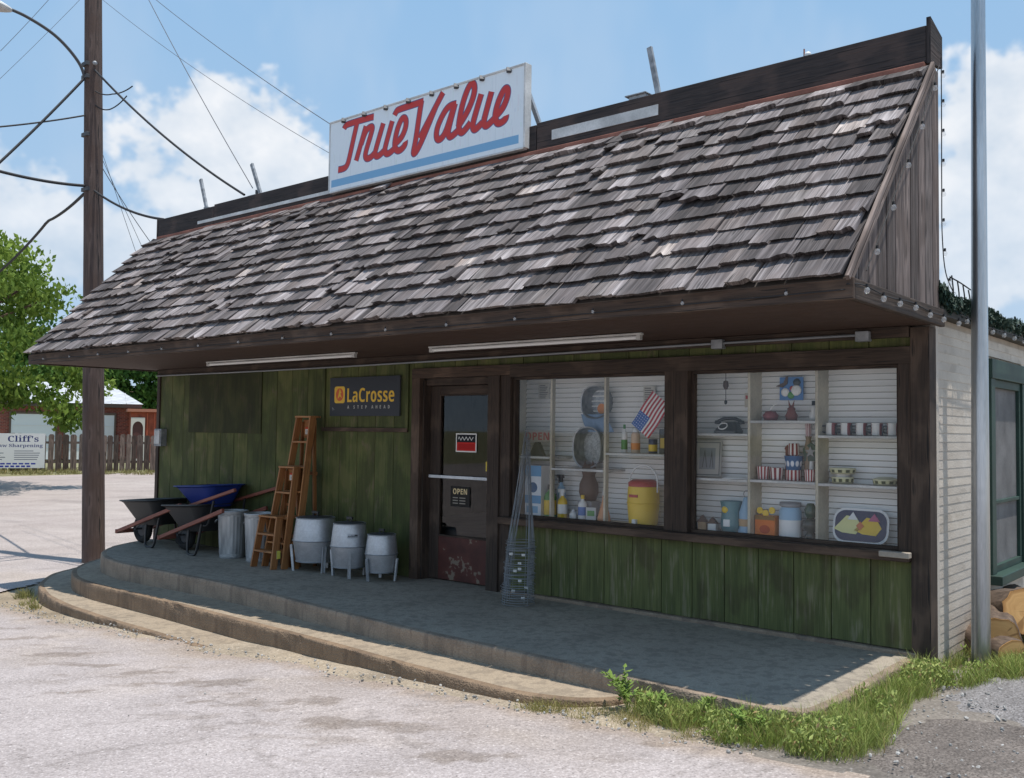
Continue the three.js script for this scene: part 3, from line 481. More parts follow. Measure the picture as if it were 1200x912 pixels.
// thin conduit with junction boxes under the eave
{
  const c = thing('conduit', 'thin grey conduit with two junction boxes under the eave', 'conduit');
  mesh('pipe', tube([V(-5.2, 2.285, 0.07), V(-2, 2.28, 0.072), V(1, 2.295, 0.07), V(3.55, 2.315, 0.07), V(4.72, 2.32, 0.07)], 0.011, 40), M.galvDull, c);
  for (const x of [3.55, 4.74]) mesh('junction_box', box(x - 0.05, x + 0.05, 2.27, 2.345, 0.03, 0.10), M.galvDull, c);
}
const tubeLamp = (x0, x1, z, label) => {
  const t = thing('fluorescent_tube', label, 'tube light', [x0, 2.345, z], 0, 'bare tube lights under the eave'); const L = x1 - x0;
  mesh('batten', box(0, L, 0.004, 0.02, -0.022, 0.022, 'x'), M.whitePaint, t); mesh('tube', new THREE.CylinderGeometry(0.016, 0.016, L - 0.1, 12).rotateZ(Math.PI / 2).translate(L / 2, -0.016, 0), flat(0.82, 0.82, 0.8, 0.3), t);
  for (const x of [0.03, L - 0.03]) mesh('lamp_holder', box(x - 0.02, x + 0.02, -0.036, 0.004, -0.02, 0.02), M.whitePaint, t);
};
tubeLamp(-2.97, -0.24, 0.68, 'unlit white tube light above the ladders, under the eave'); tubeLamp(0.86, 3.23, 0.72, 'unlit white tube light above the door and first window');
{ // meter box
  const t = thing('electric_box', 'small grey electric box on the far corner of the green wall', 'electric box', [-5.1, 1.3, 0.0]);
  mesh('box_body', box(-0.09, 0.09, 0, 0.24, 0, 0.09), M.galvDull, t); mesh('cover', box(-0.07, 0.07, 0.03, 0.22, 0.09, 0.105), M.whitePaint, t);
}

// ================================================================= SIGNS
{ // roof sign: white board, red script, blue stripe
  const t = thing('roof_sign', 'white roof sign with red script lettering and blue stripe', 'sign', [-1.42, 4.32, 0.09]);
  const W = 2.91, H = 0.80, S = 560, cw = 2048, chh = Math.round(2048 * H / W);
  const front = canvasTex(cw, chh, (c, w, h) => {
    const k = w / W; c.fillStyle = '#dfe6ea'; c.fillRect(0, 0, w, h);
    const r = rng(5); for (let i = 0; i < 500; i++) { c.fillStyle = `rgba(${150 + r() * 60},${160 + r() * 50},${160 + r() * 50},${0.04 + r() * 0.06})`; c.fillRect(r() * w, r() * h, 2 + r() * 14, 10 + r() * 90); }
    c.fillStyle = 'rgba(120,130,140,0.35)'; for (let i = 1; i < 8; i++) c.fillRect(i * w / 8, 0, 2, h);
    c.fillStyle = '#78aace'; c.fillRect(0.03 * k, h - 0.13 * k, w - 0.09 * k, 0.085 * k);
    // strokes in sign metres: x from the left end, y from the foot
    const strokes = [{c:1,p:[[0.238,0.698],[0.261,0.733],[0.330,0.739],[0.528,0.740],[0.745,0.737]]},{c:1,p:[[0.470,0.740],[0.413,0.570],[0.351,0.371],[0.313,0.264],[0.252,0.229],[0.148,0.237]]},{c:0,p:[[0.616,0.656],[0.460,0.288]]},{c:1,p:[[0.541,0.458],[0.592,0.568],[0.650,0.629],[0.738,0.632],[0.699,0.532],[0.624,0.371],[0.612,0.309],[0.648,0.274],[0.729,0.288],[0.793,0.340]]},{c:1,p:[[0.904,0.631],[0.785,0.357],[0.775,0.308],[0.804,0.272],[0.879,0.290],[0.957,0.341]]},{c:1,p:[[1.049,0.627],[0.943,0.368],[0.935,0.314],[0.964,0.272],[1.038,0.283],[1.115,0.328]]},{c:1,p:[[1.109,0.368],[1.190,0.399],[1.254,0.487],[1.273,0.567],[1.250,0.623],[1.195,0.625],[1.132,0.526],[1.097,0.409],[1.092,0.332],[1.134,0.275],[1.204,0.281],[1.268,0.331],[1.259,0.363]]},{c:1,p:[[1.083,0.682],[1.109,0.725],[1.160,0.734],[1.345,0.738],[1.529,0.742]]},{c:1,p:[[1.499,0.754],[1.461,0.568],[1.419,0.333],[1.384,0.218],[1.401,0.197],[1.454,0.236],[1.566,0.396],[1.716,0.650]]},{c:0,p:[[1.478,0.354],[1.817,0.774]]},{c:1,p:[[2.008,0.611],[1.924,0.619],[1.841,0.568],[1.749,0.441],[1.724,0.349],[1.742,0.287],[1.794,0.283],[1.855,0.330],[1.927,0.474],[1.981,0.607]]},{c:1,p:[[1.993,0.618],[1.916,0.408],[1.895,0.330],[1.918,0.281],[1.969,0.288],[2.033,0.324]]},{c:1,p:[[2.032,0.358],[2.140,0.458],[2.228,0.589],[2.265,0.688],[2.257,0.758],[2.224,0.781],[2.170,0.743],[2.100,0.602],[2.058,0.448],[2.047,0.355],[2.074,0.295],[2.125,0.299],[2.214,0.376]]},{c:1,p:[[2.355,0.639],[2.270,0.432],[2.241,0.343],[2.255,0.294],[2.296,0.292],[2.375,0.344]]},{c:1,p:[[2.492,0.633],[2.417,0.428],[2.392,0.353],[2.407,0.300],[2.454,0.301],[2.548,0.361]]},{c:1,p:[[2.545,0.369],[2.624,0.411],[2.683,0.491],[2.711,0.576],[2.697,0.625],[2.655,0.621],[2.588,0.524],[2.547,0.414],[2.545,0.342],[2.575,0.293],[2.627,0.290],[2.689,0.320],[2.685,0.353]]}]; const draw = (col, lw) => { c.strokeStyle = col; c.lineWidth = lw * k; c.lineCap = 'butt'; c.lineJoin = 'round'; for (const s of strokes) { const p = s.p.map(([x, y]) => [x * k, h - y * k]); c.beginPath(); c.moveTo(...p[0]); if (s.c) { for (let i = 1; i < p.length - 1; i++) { const m = [(p[i][0] + p[i + 1][0]) / 2, (p[i][1] + p[i + 1][1]) / 2]; if (i === p.length - 2) c.quadraticCurveTo(...p[i], ...p[i + 1]); else c.quadraticCurveTo(...p[i], ...m); } } else for (let i = 1; i < p.length; i++) c.lineTo(...p[i]); c.stroke(); } };
    draw('#55507a', 0.084); draw('#c0302c', 0.066);
  });
  const [g, m] = panel(W, H, 0.03, std({ map: front, roughness: 0.5 }), M.whitePaint); mesh('board', g.translate(W / 2, H / 2, 0.015), m, t);
  mesh('frame', merge([box(W, W + 0.022, -0.01, H + 0.025, -0.06, 0.036, 'y'), box(0, W, H, H + 0.022, -0.03, 0.04, 'x'), box(0, W, -0.02, 0, -0.03, 0.036, 'x'), box(-0.02, 0, -0.01, H + 0.02, -0.03, 0.036)]), M.whitePaint, t);
  for (let i = 0; i < 8; i++) mesh('clip', merge([beam(V(0.22 + i * 0.355, H + 0.022, 0.02), V(0.25 + i * 0.355, H - 0.03, 0.05), 0.05, 0.03)]), M.darkGrey, t);
  for (const x of [0.05, W - 0.05]) mesh('brace', beam(V(x, H * 0.85, -0.03), V(x + 0.03, 0.21, -0.30), 0.05, 0.03), M.alum, t);
}
{ // small wall sign
  const t = thing('wall_sign', 'dark blue wall sign with yellow lettering above the barrels', 'sign', [-0.865, 1.94, 0.004]);
  const tx = canvasTex(1024, 384, (c, w, h) => {
    c.fillStyle = '#20242e'; c.fillRect(0, 0, w, h); const r = rng(8); for (let i = 0; i < 160; i++) { c.fillStyle = `rgba(150,150,150,${r() * 0.1})`; c.fillRect(r() * w, r() * h, 1 + r() * 20, 1 + r() * 3); }
    c.fillStyle = '#e8b830'; c.beginPath(); c.roundRect(70, 88, 160, 168, 26); c.fill(); c.fillStyle = '#cf5a22'; c.beginPath(); c.ellipse(150, 170, 58, 64, 0, 0, 6.3); c.fill(); c.fillStyle = '#e8b830'; c.beginPath(); c.moveTo(118, 214); c.lineTo(150, 112); c.lineTo(176, 150); c.lineTo(160, 160); c.lineTo(186, 206); c.lineTo(152, 186); c.closePath(); c.fill();
    c.save(); c.translate(252, 246); c.scale(0.86, 1); c.font = 'bold 190px sans-serif'; c.fillStyle = '#e8b830'; c.fillText('LaCrosse', 0, 0); c.restore();
    c.font = 'bold 44px sans-serif'; c.fillStyle = '#b9b6ac'; let x = 270; for (const ch of 'A STEP AHEAD') { c.fillText(ch, x, 312); x += ch === ' ' ? 34 : 58; }
    c.strokeStyle = '#8d8f94'; c.lineWidth = 5; c.beginPath(); c.moveTo(50, 330); c.lineTo(40, 300); c.lineTo(70, 322); c.stroke();
  });
  const [g, m] = panel(1.17, 0.44, 0.02, std({ map: tx, roughness: 0.5 }), M.darkGrey); mesh('board', g.translate(0, 0, 0.01), m, t);
}
{ // old moulding round the wall sign
  const t = thing('wall_moulding', 'peeling brown moulding on the wall round the blue sign', 'moulding', [0, 0, 0.001]);
  mesh('strip', box(-1.60, -1.555, 1.55, 2.28, 0, 0.018), M.green[1], t); mesh('strip', box(-0.2, -0.155, 1.57, 2.28, 0, 0.018), M.green[1], t); mesh('strip', box(-1.6, -0.16, 1.545, 1.59, 0.0005, 0.022, 'x'), M.brownLight, t);
}
// ================================================================= THINGS ON THE PORCH
function roundRect(cx, cz, hx, hz, y, r, n = 8, slope = 0) { const o = []; for (const [sx, sz, a0] of [[1, 1, 0], [-1, 1, 1], [-1, -1, 2], [1, -1, 3]]) for (let i = 0; i < n; i++) { const a = (a0 + i / (n - 1)) * Math.PI / 2; const x = cx + sx * (hx - r) + Math.cos(a) * r, z = cz + sz * (hz - r) + Math.sin(a) * r; o.push(V(x, y + slope * (x - cx), z)); } return o; }
function barrow(label, [x, y, z], turn, trayMat, tilt = 0) {
  const t = thing('wheelbarrow', label, 'wheelbarrow', [x, y, z], turn, 'wheelbarrows at the end of the porch'); t.rotation.z = tilt; t.scale.setScalar(1.0);
  // local x runs from the wheel (0) to the grips; the tray is deep at the wheel end
  const rr = (cx, hx, hz, y, r) => roundRect(cx, 0, hx, hz, y, r, 8, 0.06);
  const tray = loft([rr(0.36, 0.23, 0.15, 0.275, 0.07), rr(0.32, 0.32, 0.205, 0.41, 0.10), rr(0.28, 0.40, 0.275, 0.565, 0.13), rr(0.27, 0.42, 0.295, 0.60, 0.14), rr(0.27, 0.442, 0.317, 0.608, 0.15), rr(0.27, 0.446, 0.321, 0.593, 0.15), rr(0.27, 0.425, 0.30, 0.588, 0.14), rr(0.28, 0.392, 0.267, 0.562, 0.13), rr(0.32, 0.314, 0.199, 0.415, 0.10), rr(0.36, 0.225, 0.145, 0.283, 0.07)], true, true, 0.7);
  mesh('tray', tray, trayMat, t);
  for (const s of [-1, 1]) {
    mesh('handle', beam(V(-0.27, 0.15, s * 0.215), V(1.32, 0.60, s * 0.30), 0.038, 0.05, V(0, 1, 0), 0.008), M.redHandle, t);
    mesh('leg', merge([tube([V(0.42, 0.3, s * 0.21), V(0.44, 0.04, s * 0.23), V(0.47, 0.016, s * 0.235), V(0.62, 0.016, s * 0.24), V(0.65, 0.04, s * 0.24), V(0.74, 0.40, s * 0.225)], 0.016, 30)]), M.blackMetal, t);
    mesh('brace', beam(V(0.02, 0.22, s * 0.11), V(0.3, 0.36, s * 0.14), 0.012, 0.03, V(0, 1, 0), 0), M.blackMetal, t);
  }
  mesh('nose_brace', box(-0.285, -0.24, 0.125, 0.18, -0.24, 0.24, 'z'), M.redHandle, t);
  const wh = mesh('wheel', merge([new THREE.TorusGeometry(0.145, 0.05, 10, 28).translate(0.0, 0.195, 0)]), M.rubber, t);
  mesh('hub', merge([new THREE.CylinderGeometry(0.10, 0.10, 0.045, 20).rotateX(Math.PI / 2).translate(0, 0.195, 0), new THREE.CylinderGeometry(0.014, 0.014, 0.24, 8).rotateX(Math.PI / 2).translate(0, 0.195, 0)]), M.darkGrey, wh);
  return t;
}
const blackTray = flat(0.022, 0.024, 0.025, 0.5), blueTray = flat(0.014, 0.035, 0.20, 0.45);
barrow('black wheelbarrow nearest the road end of the porch', [-4.86, 0, 0.40], 0.04, blackTray);
barrow('black wheelbarrow with a blue wheelbarrow stacked on it, beside the garbage cans', [-3.80, 0, 0.40], -0.02, flat(0.028, 0.028, 0.029, 0.5));
barrow('blue wheelbarrow stacked on top of a black wheelbarrow', [-3.66, 0.36, 0.33], 0.0, blueTray).scale.set(0.95, 0.8, 0.98);

function can(label, x, z, turn) {
  const t = thing('garbage_can', label, 'garbage can', [x, 0, z], turn, 'ribbed garbage cans'); const n = 96, rings = [];
  const prof = [[0.150, 0.0], [0.156, 0.012], [0.150, 0.03], [0.153, 0.05], [0.176, 0.44], [0.178, 0.47], [0.186, 0.485], [0.186, 0.5], [0.178, 0.505], [0.172, 0.49], [0.15, 0.04]];
  prof.forEach(([r, y], j) => { const R = []; for (let i = 0; i < n; i++) { const a = i / n * Math.PI * 2, k = (j >= 3 && j <= 4) ? 1 + 0.018 * Math.sin(a * 24) : 1; R.push(V(Math.cos(a) * r * k, y, Math.sin(a) * r * k)); } rings.push(R); });
  mesh('can_body', loft(rings, true, true, 0.8), M.galvPale, t); t.scale.set(0.98, 1.12, 0.98);
  for (const s of [-1, 1]) mesh('handle', tube([V(s * 0.178, 0.41, -0.06), V(s * 0.205, 0.39, -0.05), V(s * 0.21, 0.37, 0), V(s * 0.205, 0.39, 0.05), V(s * 0.178, 0.41, 0.06)], 0.006, 20), M.galv, t);
  mesh('can_rim', new THREE.TorusGeometry(0.184, 0.008, 8, 40).rotateX(Math.PI / 2).translate(0, 0.5, 0), M.alum, t);
}
can('silver ribbed garbage can beside the wheelbarrow handle', -2.80, 0.38, 0.8); can('pale ribbed garbage can between the other can and the small ladder', -2.28, 0.36, 0.3);

function ladder(label, [x, y, z], H, steps, wB, wT, lean, spread, turn, mat) {
  const t = thing('step_ladder', label, 'step ladder', [x, y, z], turn, 'wooden step ladders'); const F = (s, h) => V(s * mix(wB, wT, h) / 2, h * H, -lean * h);
  for (const s of [-1, 1]) { mesh('rail', beam(F(s, 0), F(s, 1), 0.022, 0.085, V(0, 0, 1), 0.003), mat, t); mesh('rear_leg', beam(V(s * (wB - 0.05) / 2, 0, -lean - spread), V(s * (wT - 0.05) / 2, H * 0.97, -lean - 0.04), 0.022, 0.045, V(0, 0, 1), 0.003), M.pineDark, t); }
  for (let i = 1; i <= steps; i++) { const h = i / (steps + 1), w = mix(wB, wT, h) - 0.022; mesh('step', box(-w / 2, w / 2, h * H - 0.011, h * H + 0.011, -lean * h - 0.055, -lean * h + 0.045, 'x', 0.004), mat, t); }
  mesh('top_cap', box(-wT / 2 - 0.02, wT / 2 + 0.02, H - 0.004, H + 0.018, -lean - 0.10, -lean + 0.05, 'x', 0.004), mat, t);
  mesh('spreader', merge([0.3, 0.62].map((h) => box(-wB / 2 + 0.05, wB / 2 - 0.05, h * H - 0.02, h * H + 0.02, -lean - spread * (1 - h) - 0.05, -lean - spread * (1 - h) - 0.03, 'x', 0.002))), M.pineDark, t);
  const lb = canvasTex(64, 48, (c, w, h) => { c.fillStyle = '#d9d2c6'; c.fillRect(0, 0, w, h); c.fillStyle = '#b8442e'; c.fillRect(0, 0, w, 14); c.fillStyle = '#555'; for (let i = 0; i < 3; i++) c.fillRect(6, 20 + i * 9, 50, 3); });
  if (steps > 2) { const [g, m] = panel(wT * 0.5, wT * 0.34, 0.003, std({ map: lb }), M.whitePaint); mesh('paper_label', g.translate(wT * 0.08, H * 0.91, -lean * 0.9 - 0.055), m, t); mesh('back_plate', box(-wT / 2 + 0.012, wT / 2 - 0.012, H * 0.86, H * 0.985, -lean * 0.93 - 0.085, -lean * 0.93 - 0.07, 'x', 0.002), mat, t); }
  else { const [g, m] = panel(0.05, 0.09, 0.003, flat(0.75, 0.7, 0.12), M.whitePaint); mesh('paper_label', g.rotateY(Math.PI / 2).translate(wB / 2 + 0.008, 0.16, -0.06), m, t); }
}
ladder('tallest wooden step ladder, leaning against the green wall', [-1.66, 0, 0.46], 1.70, 5, 0.40, 0.25, 0.26, 0.04, 0.0, M.pine);
ladder('middle-sized wooden step ladder between the tall and the short one', [-1.70, 0, 0.565], 1.12, 3, 0.36, 0.25, 0.18, 0.04, 0.0, M.pine);
ladder('short wooden step ladder in front of the taller two', [-1.76, 0, 0.67], 0.565, 2, 0.36, 0.30, 0.09, 0.16, 0.02, M.pine);

function barrel(label, x, z, k, kr, turn, wordmark) {
  const t = thing('galvanized_barrel', label, 'metal barrel', [x, 0, z], 0, 'galvanized barrels on legs'); t.scale.set(kr / k, 1, kr / k);
  const low = lathe([[0, 0.115], [0.215, 0.115], [0.22, 0.12], [0.258, 0.345], [0.264, 0.355]].map(([r, y]) => [r * k, y * k]), 48), top = lathe([[0.264, 0.355], [0.260, 0.365], [0.226, 0.605], [0.226, 0.612], [0.218, 0.618], [0.21, 0.60]].map(([r, y]) => [r * k, y * k]), 48);
  mesh('lower_drum', low, M.drum, t); mesh('upper_drum', top, M.drum, t);
  mesh('band', new THREE.TorusGeometry(0.263 * k, 0.006, 6, 48).rotateX(Math.PI / 2).translate(0, 0.355 * k, 0), M.galvDull, t);
  for (const [rr, yy] of [[0.222, 0.118], [0.227, 0.61]]) mesh('rim', new THREE.TorusGeometry(rr * k, 0.006, 6, 40).rotateX(Math.PI / 2).translate(0, yy * k, 0), M.galvDull, t);
  const lid = mesh('lid', lathe([[0, 0.632], [0.1, 0.63], [0.2, 0.618], [0.216, 0.61], [0.216, 0.6]].map(([r, y]) => [r * k, y * k]), 40), M.darkGrey, t);
  mesh('knob', merge([new THREE.CylinderGeometry(0.012, 0.012, 0.035, 8).translate(-0.04 * k, 0.648 * k, 0), new THREE.CylinderGeometry(0.012, 0.012, 0.035, 8).translate(0.04 * k, 0.648 * k, 0), box(-0.06 * k, 0.06 * k, 0.655 * k, 0.685 * k, -0.014, 0.014)]), M.blackMetal, lid);
  for (let i = 0; i < 3; i++) { const a = i * Math.PI * 2 / 3 + turn; const g = merge([box(-0.028, 0.028, 0, 0.30, -0.003, 0.003, 'y', 0.001), box(-0.028, -0.022, 0, 0.30, 0, 0.025, 'y', 0.001), box(0.022, 0.028, 0, 0.30, 0, 0.025, 'y', 0.001)]); g.scale(k * 0.8, k, k); g.rotateX(0.11); g.translate(0, 0.002, 0.236 * k); g.rotateY(a); mesh('leg', g, M.alum, t); }
  if (wordmark) { const tx = canvasTex(256, 64, (c, w, h) => { c.fillStyle = '#b9bcc0'; c.fillRect(0, 0, w, h); c.strokeStyle = '#26282c'; c.lineWidth = 6; c.beginPath(); c.moveTo(8, 40); for (let i = 0; i < 22; i++) c.lineTo(12 + i * 10.5, i % 2 ? 16 + (i * 7) % 12 : 46); c.stroke(); c.fillStyle = '#26282c'; c.fillRect(160, 12, 70, 16); }); const g = new THREE.CylinderGeometry(0.2435 * k, 0.249 * k, 0.055 * k, 24, 1, true, 0.75, 0.65); mesh('printed_label', g.translate(0, 0.48 * k, 0), std({ map: tx, roughness: 0.5 }), t); }
}
barrel('largest galvanized barrel, next to the ladders', -1.22, 0.38, 0.96, 0.93, 1.3); barrel('middle galvanized barrel with a printed label, in the row of three', -0.62, 0.40, 0.93, 0.76, 0.88, true); barrel('smallest galvanized barrel, closest to the door', -0.2, 0.32, 0.78, 0.65, -0.15);

// nested wire cages by the window
for (let i = 0; i < 9; i++) {
  const r = rng(300 + i), off = i * 0.022, gs = [], jx = (r() - 0.5) * 0.02, base = V(1.72 + jx, 0.004 + off, 0.40), apex = V(1.60 + (r() - 0.5) * 0.05, 1.1 + off + r() * 0.55, 0.14), rad = (h) => interp(h, [0, 0.3, 1], [0.15, 0.135, 0.012]);
  const at = (h, a) => base.clone().lerp(apex, h).add(V(Math.cos(a) * rad(h), 0, Math.sin(a) * rad(h))), tw = r() * 0.5;
  for (let k = 0; k < 4; k++) gs.push(tube([0, 0.15, 0.3, 0.6, 1].map((h) => at(h, tw + k * Math.PI / 2)), 0.0026, 14, 4));
  for (const h of [0.005, 0.16, 0.30]) { const p = []; for (let k = 0; k < 20; k++) p.push(at(h, k / 20 * Math.PI * 2)); gs.push(new THREE.TubeGeometry(new THREE.CatmullRomCurve3(p, true), 36, 0.0026, 4, true)); }
  const t = thing('wire_cage', 'grey wire plant cage in the nested stack beside the first window', 'plant cage', [0, 0, 0], 0, 'nested wire plant cages'); mesh('wire', merge(gs), M.galvDull, t);
  const h = 0.05 + i * 0.025, a = 1.0 + (r() - 0.5) * 1.2, q = at(h, a); const g = new THREE.BoxGeometry(0.032, 0.022, 0.002).rotateY(0.5); mesh('paper_tag', g.translate(q.x, q.y, q.z + 0.012), M.whitePaint, t);
}
// ================================================================= DISPLAY SHELVES BEHIND THE WINDOWS
function cabinet(label, x0, x1, divs, shelves, zB, zD) {
  const t = thing('display_shelf', label, 'display shelf'), zF = -0.15;
  for (const x of [x0, x1]) mesh('side_panel', box(x - 0.012, x + 0.012, 0.66, 2.16, zB, zF), M.cream, t);
  for (const x of divs) mesh('divider', box(x - 0.012, x + 0.012, 0.736, 2.14, zD, zF + 0.004), M.cream, t);
  for (const [a, b, y] of shelves) mesh('shelf', box(a + 0.012, b - 0.012, y - 0.022, y, zB + 0.003, zF + 0.01, 'x'), M.whitePaint, t);
  mesh('base_board', box(x0 + 0.012, x1 - 0.012, 0.665, 0.734, zB, -0.125, 'x'), M.cream, t); mesh('top_board', box(x0 - 0.012, x1 + 0.012, 2.16, 2.18, zB - 0.03, -0.125, 'x'), M.cream, t);
  for (let i = 0; i < 30; i++) { const y = 0.70 + i * 0.0485; const g = prism([[0, 0], [0.004, 0], [0.018, 0.005], [0.004, 0.044], [0, 0.044]], x1 - x0 - 0.03); g.rotateY(Math.PI / 2); g.scale(1, 1, -1); g.translate(x0 + 0.015, y, zB - 0.004); mesh('slat', toCreasedNormals(uvm(g, 'x'), 0.3), M.slat, t); }
  mesh('back_panel', box(x0 - 0.012, x1 + 0.012, 0.655, 2.16, zB - 0.03, zB - 0.006, 'y', 0), M.interior, t);
}
cabinet('cream display shelf behind the window next to the door', 1.04, 2.98, [1.66, 2.285], [[1.04, 1.66, 1.33], [1.66, 2.285, 1.225], [2.285, 2.98, 1.385]], -0.52, -0.20);
cabinet('cream display shelf behind the window at the corner of the store', 3.10, 5.0, [3.72, 4.295], [[3.10, 3.72, 1.575], [3.10, 3.72, 1.195], [3.72, 4.295, 1.685], [3.72, 4.295, 1.20], [4.295, 5.0, 1.57], [4.295, 5.0, 1.195]], -0.37, -0.368);
const solid = (name, label, cat, parts, pos, turn = 0, group) => { const t = thing(name, label, cat, pos, turn, group); for (const [n, g, m] of parts) mesh(n, g, m, t); return t; };
const white = flat(0.75, 0.75, 0.73, 0.4), black = flat(0.02, 0.02, 0.022, 0.35), yellow = flat(0.75, 0.50, 0.03, 0.4), red = flat(0.42, 0.04, 0.035, 0.45), green = flat(0.07, 0.26, 0.06, 0.4), blue = flat(0.06, 0.16, 0.42, 0.45), navy = flat(0.02, 0.03, 0.09, 0.4), orange = flat(0.75, 0.25, 0.05, 0.5), tan = flat(0.5, 0.33, 0.18, 0.6), skyb = flat(0.30, 0.47, 0.62, 0.45), brownD = flat(0.09, 0.05, 0.035, 0.6), greyM = flat(0.3, 0.3, 0.31, 0.5), teal = flat(0.10, 0.24, 0.27, 0.35);
// --- first window
{
  const tx = canvasTex(256, 96, (c, w, h) => { c.fillStyle = '#8d8880'; c.fillRect(0, 0, w, h); c.font = 'bold 84px sans-serif'; c.fillStyle = '#94474a'; c.textAlign = 'center'; c.fillText('OPEN', w / 2, 78); });
  const [g, m] = panel(0.36, 0.12, 0.015, std({ map: tx }), greyM);
  solid('open_sign', 'small red OPEN sign on a black stand behind the cages', 'sign', [['board', g.translate(0, 0.195, 0), m], ['stand', prism([[-0.09, 0], [0.09, 0], [0.02, 0.135], [-0.02, 0.135]], 0.05).translate(0, 0.001, -0.025), black]], [1.40, 1.33, -0.27]);
  const bx = canvasTex(128, 256, (c, w, h) => { c.fillStyle = '#dfe6ec'; c.fillRect(0, 0, w, h); c.fillStyle = '#5c9cc8'; c.fillRect(0, 0, w, 54); c.fillRect(0, 150, w, 40); c.fillStyle = '#34648c'; c.beginPath(); c.ellipse(64, 110, 34, 26, 0, 0, 7); c.fill(); c.fillStyle = '#88b8d8'; c.fillRect(14, 204, 90, 34); });
  const [g2, m2] = panel(0.2, 0.5, 0.14, std({ map: bx }), white); solid('product_box', 'tall blue and white box standing behind the wire cages', 'box', [['carton', g2.translate(0, 0.25, 0), m2]], [1.38, 0.735, -0.30]);
}
const bottle = (name, label, r, h, body, cap, pos, extra = [], group) => solid(name, label, 'bottle', [['bottle_body', lathe([[0, 0], [r, 0.002], [r, h * 0.62], [r * 0.8, h * 0.72], [r * 0.36, h * 0.8], [r * 0.36, h * 0.86]], 20), body], ['cap', lathe([[r * 0.42, h * 0.85], [r * 0.42, h], [0, h]], 16), cap], ...extra], pos, 0, group);
const trigger = (h, m) => ['trigger', merge([box(-0.05, 0.03, h, h + 0.035, -0.015, 0.015), box(-0.035, -0.02, h - 0.05, h, -0.006, 0.006)]), m];
const wrap = (r, y0, y1, m) => ['paper_label', lathe([[r, y0], [r, y1]], 20), m];
bottle('spray_bottle', 'green jug with yellow label and black top beside the blue box', 0.062, 0.32, green, black, [1.565, 0.735, -0.27], [wrap(0.0635, 0.03, 0.17, yellow)]);
bottle('spray_bottle', 'pale grey spray bottle with dark trigger behind the green jug', 0.045, 0.40, skyb, black, [1.60, 0.735, -0.40], [trigger(0.38, black)]);
bottle('spray_bottle', 'yellow spray bottle with white trigger and oval label', 0.048, 0.26, yellow, white, [1.73, 0.735, -0.25], [wrap(0.0492, 0.05, 0.14, white), trigger(0.25, white)]);
bottle('spray_bottle', 'white bottle with yellow cap in front of the owl', 0.042, 0.24, white, yellow, [1.975, 0.735, -0.24], [wrap(0.0432, 0.05, 0.13, blue)]);
bottle('jar', 'small white jar at the foot of the owl', 0.035, 0.10, white, white, [1.88, 0.735, -0.22]);
solid('candle_lamp', 'orange cone shaped lamp oil bottle beside the cooler', 'bottle', [['bottle_body', lathe([[0, 0], [0.065, 0.002], [0.06, 0.05], [0.018, 0.2], [0.014, 0.25]], 20), flat(0.62, 0.27, 0.12, 0.4)], ['cap', lathe([[0.016, 0.25], [0.016, 0.29], [0, 0.29]], 12), white]], [2.22, 0.735, -0.24]);
{ // owl decoy
  const t = thing('owl_figure', 'dark brown owl figure standing in the first window', 'owl figure', [1.96, 0.735, -0.36]);
  mesh('pedestal', box(-0.08, 0.08, 0, 0.18, -0.07, 0.07), greyM, t);
  const body = lathe([[0, 0.18], [0.07, 0.185], [0.095, 0.26], [0.09, 0.34], [0.06, 0.41], [0.062, 0.43], [0.075, 0.47], [0.06, 0.52], [0, 0.53]], 24); mesh('owl_body', body, brownD, t);
  for (const s of [-1, 1]) { mesh('ear', new THREE.ConeGeometry(0.018, 0.06, 8).translate(s * 0.045, 0.54, 0), brownD, t); mesh('eye', new THREE.SphereGeometry(0.012, 10, 8).translate(s * 0.028, 0.475, 0.066), yellow, t); }
}
function tub(label, pos, sx, sy) { const t = thing('oval_tub', label, 'metal tub', pos); const rings = []; for (const [k, z] of [[0.82, -0.10], [0.9, -0.05], [1, 0.03], [1.05, 0.035], [1.05, 0.045], [0.98, 0.04], [0.8, -0.09]]) { const R = []; for (let i = 0; i < 40; i++) { const a = i / 40 * 6.2832, c = Math.cos(a), s = Math.sin(a); R.push(V(Math.sign(c) * Math.pow(Math.abs(c), 0.8) * sx * k, sy + Math.sign(s) * Math.pow(Math.abs(s), 0.8) * sy * 0.95 * k, z)); } rings.push(R); } mesh('tub_shell', loft(rings, true, true, 0.8), M.galv, t); return t; }
tub('oval galvanized tub standing on edge on the middle shelf', [1.96, 1.225, -0.36], 0.16, 0.2);
const tub2 = tub('round galvanized tub hung above the blue cloth', [2.0, 1.70, -0.42], 0.15, 0.16); mesh('orange_sticker', new THREE.CircleGeometry(0.05, 20).translate(0, 0.10, -0.085), orange, tub2);
{ const g = new THREE.PlaneGeometry(0.3, 0.17, 12, 6), p = g.attributes.position; for (let i = 0; i < p.count; i++) { p.setZ(i, 0.012 * Math.sin(p.getX(i) * 40) + 0.01 * Math.cos(p.getY(i) * 30)); p.setX(i, p.getX(i) - p.getY(i) * 0.5); } g.computeVertexNormals(); solid('blue_cloth', 'folded blue cloth hanging between the two metal tubs', 'cloth', [['cloth', g, flat(0.2, 0.3, 0.45, 0.9)]], [2.02, 1.66, -0.40]); }
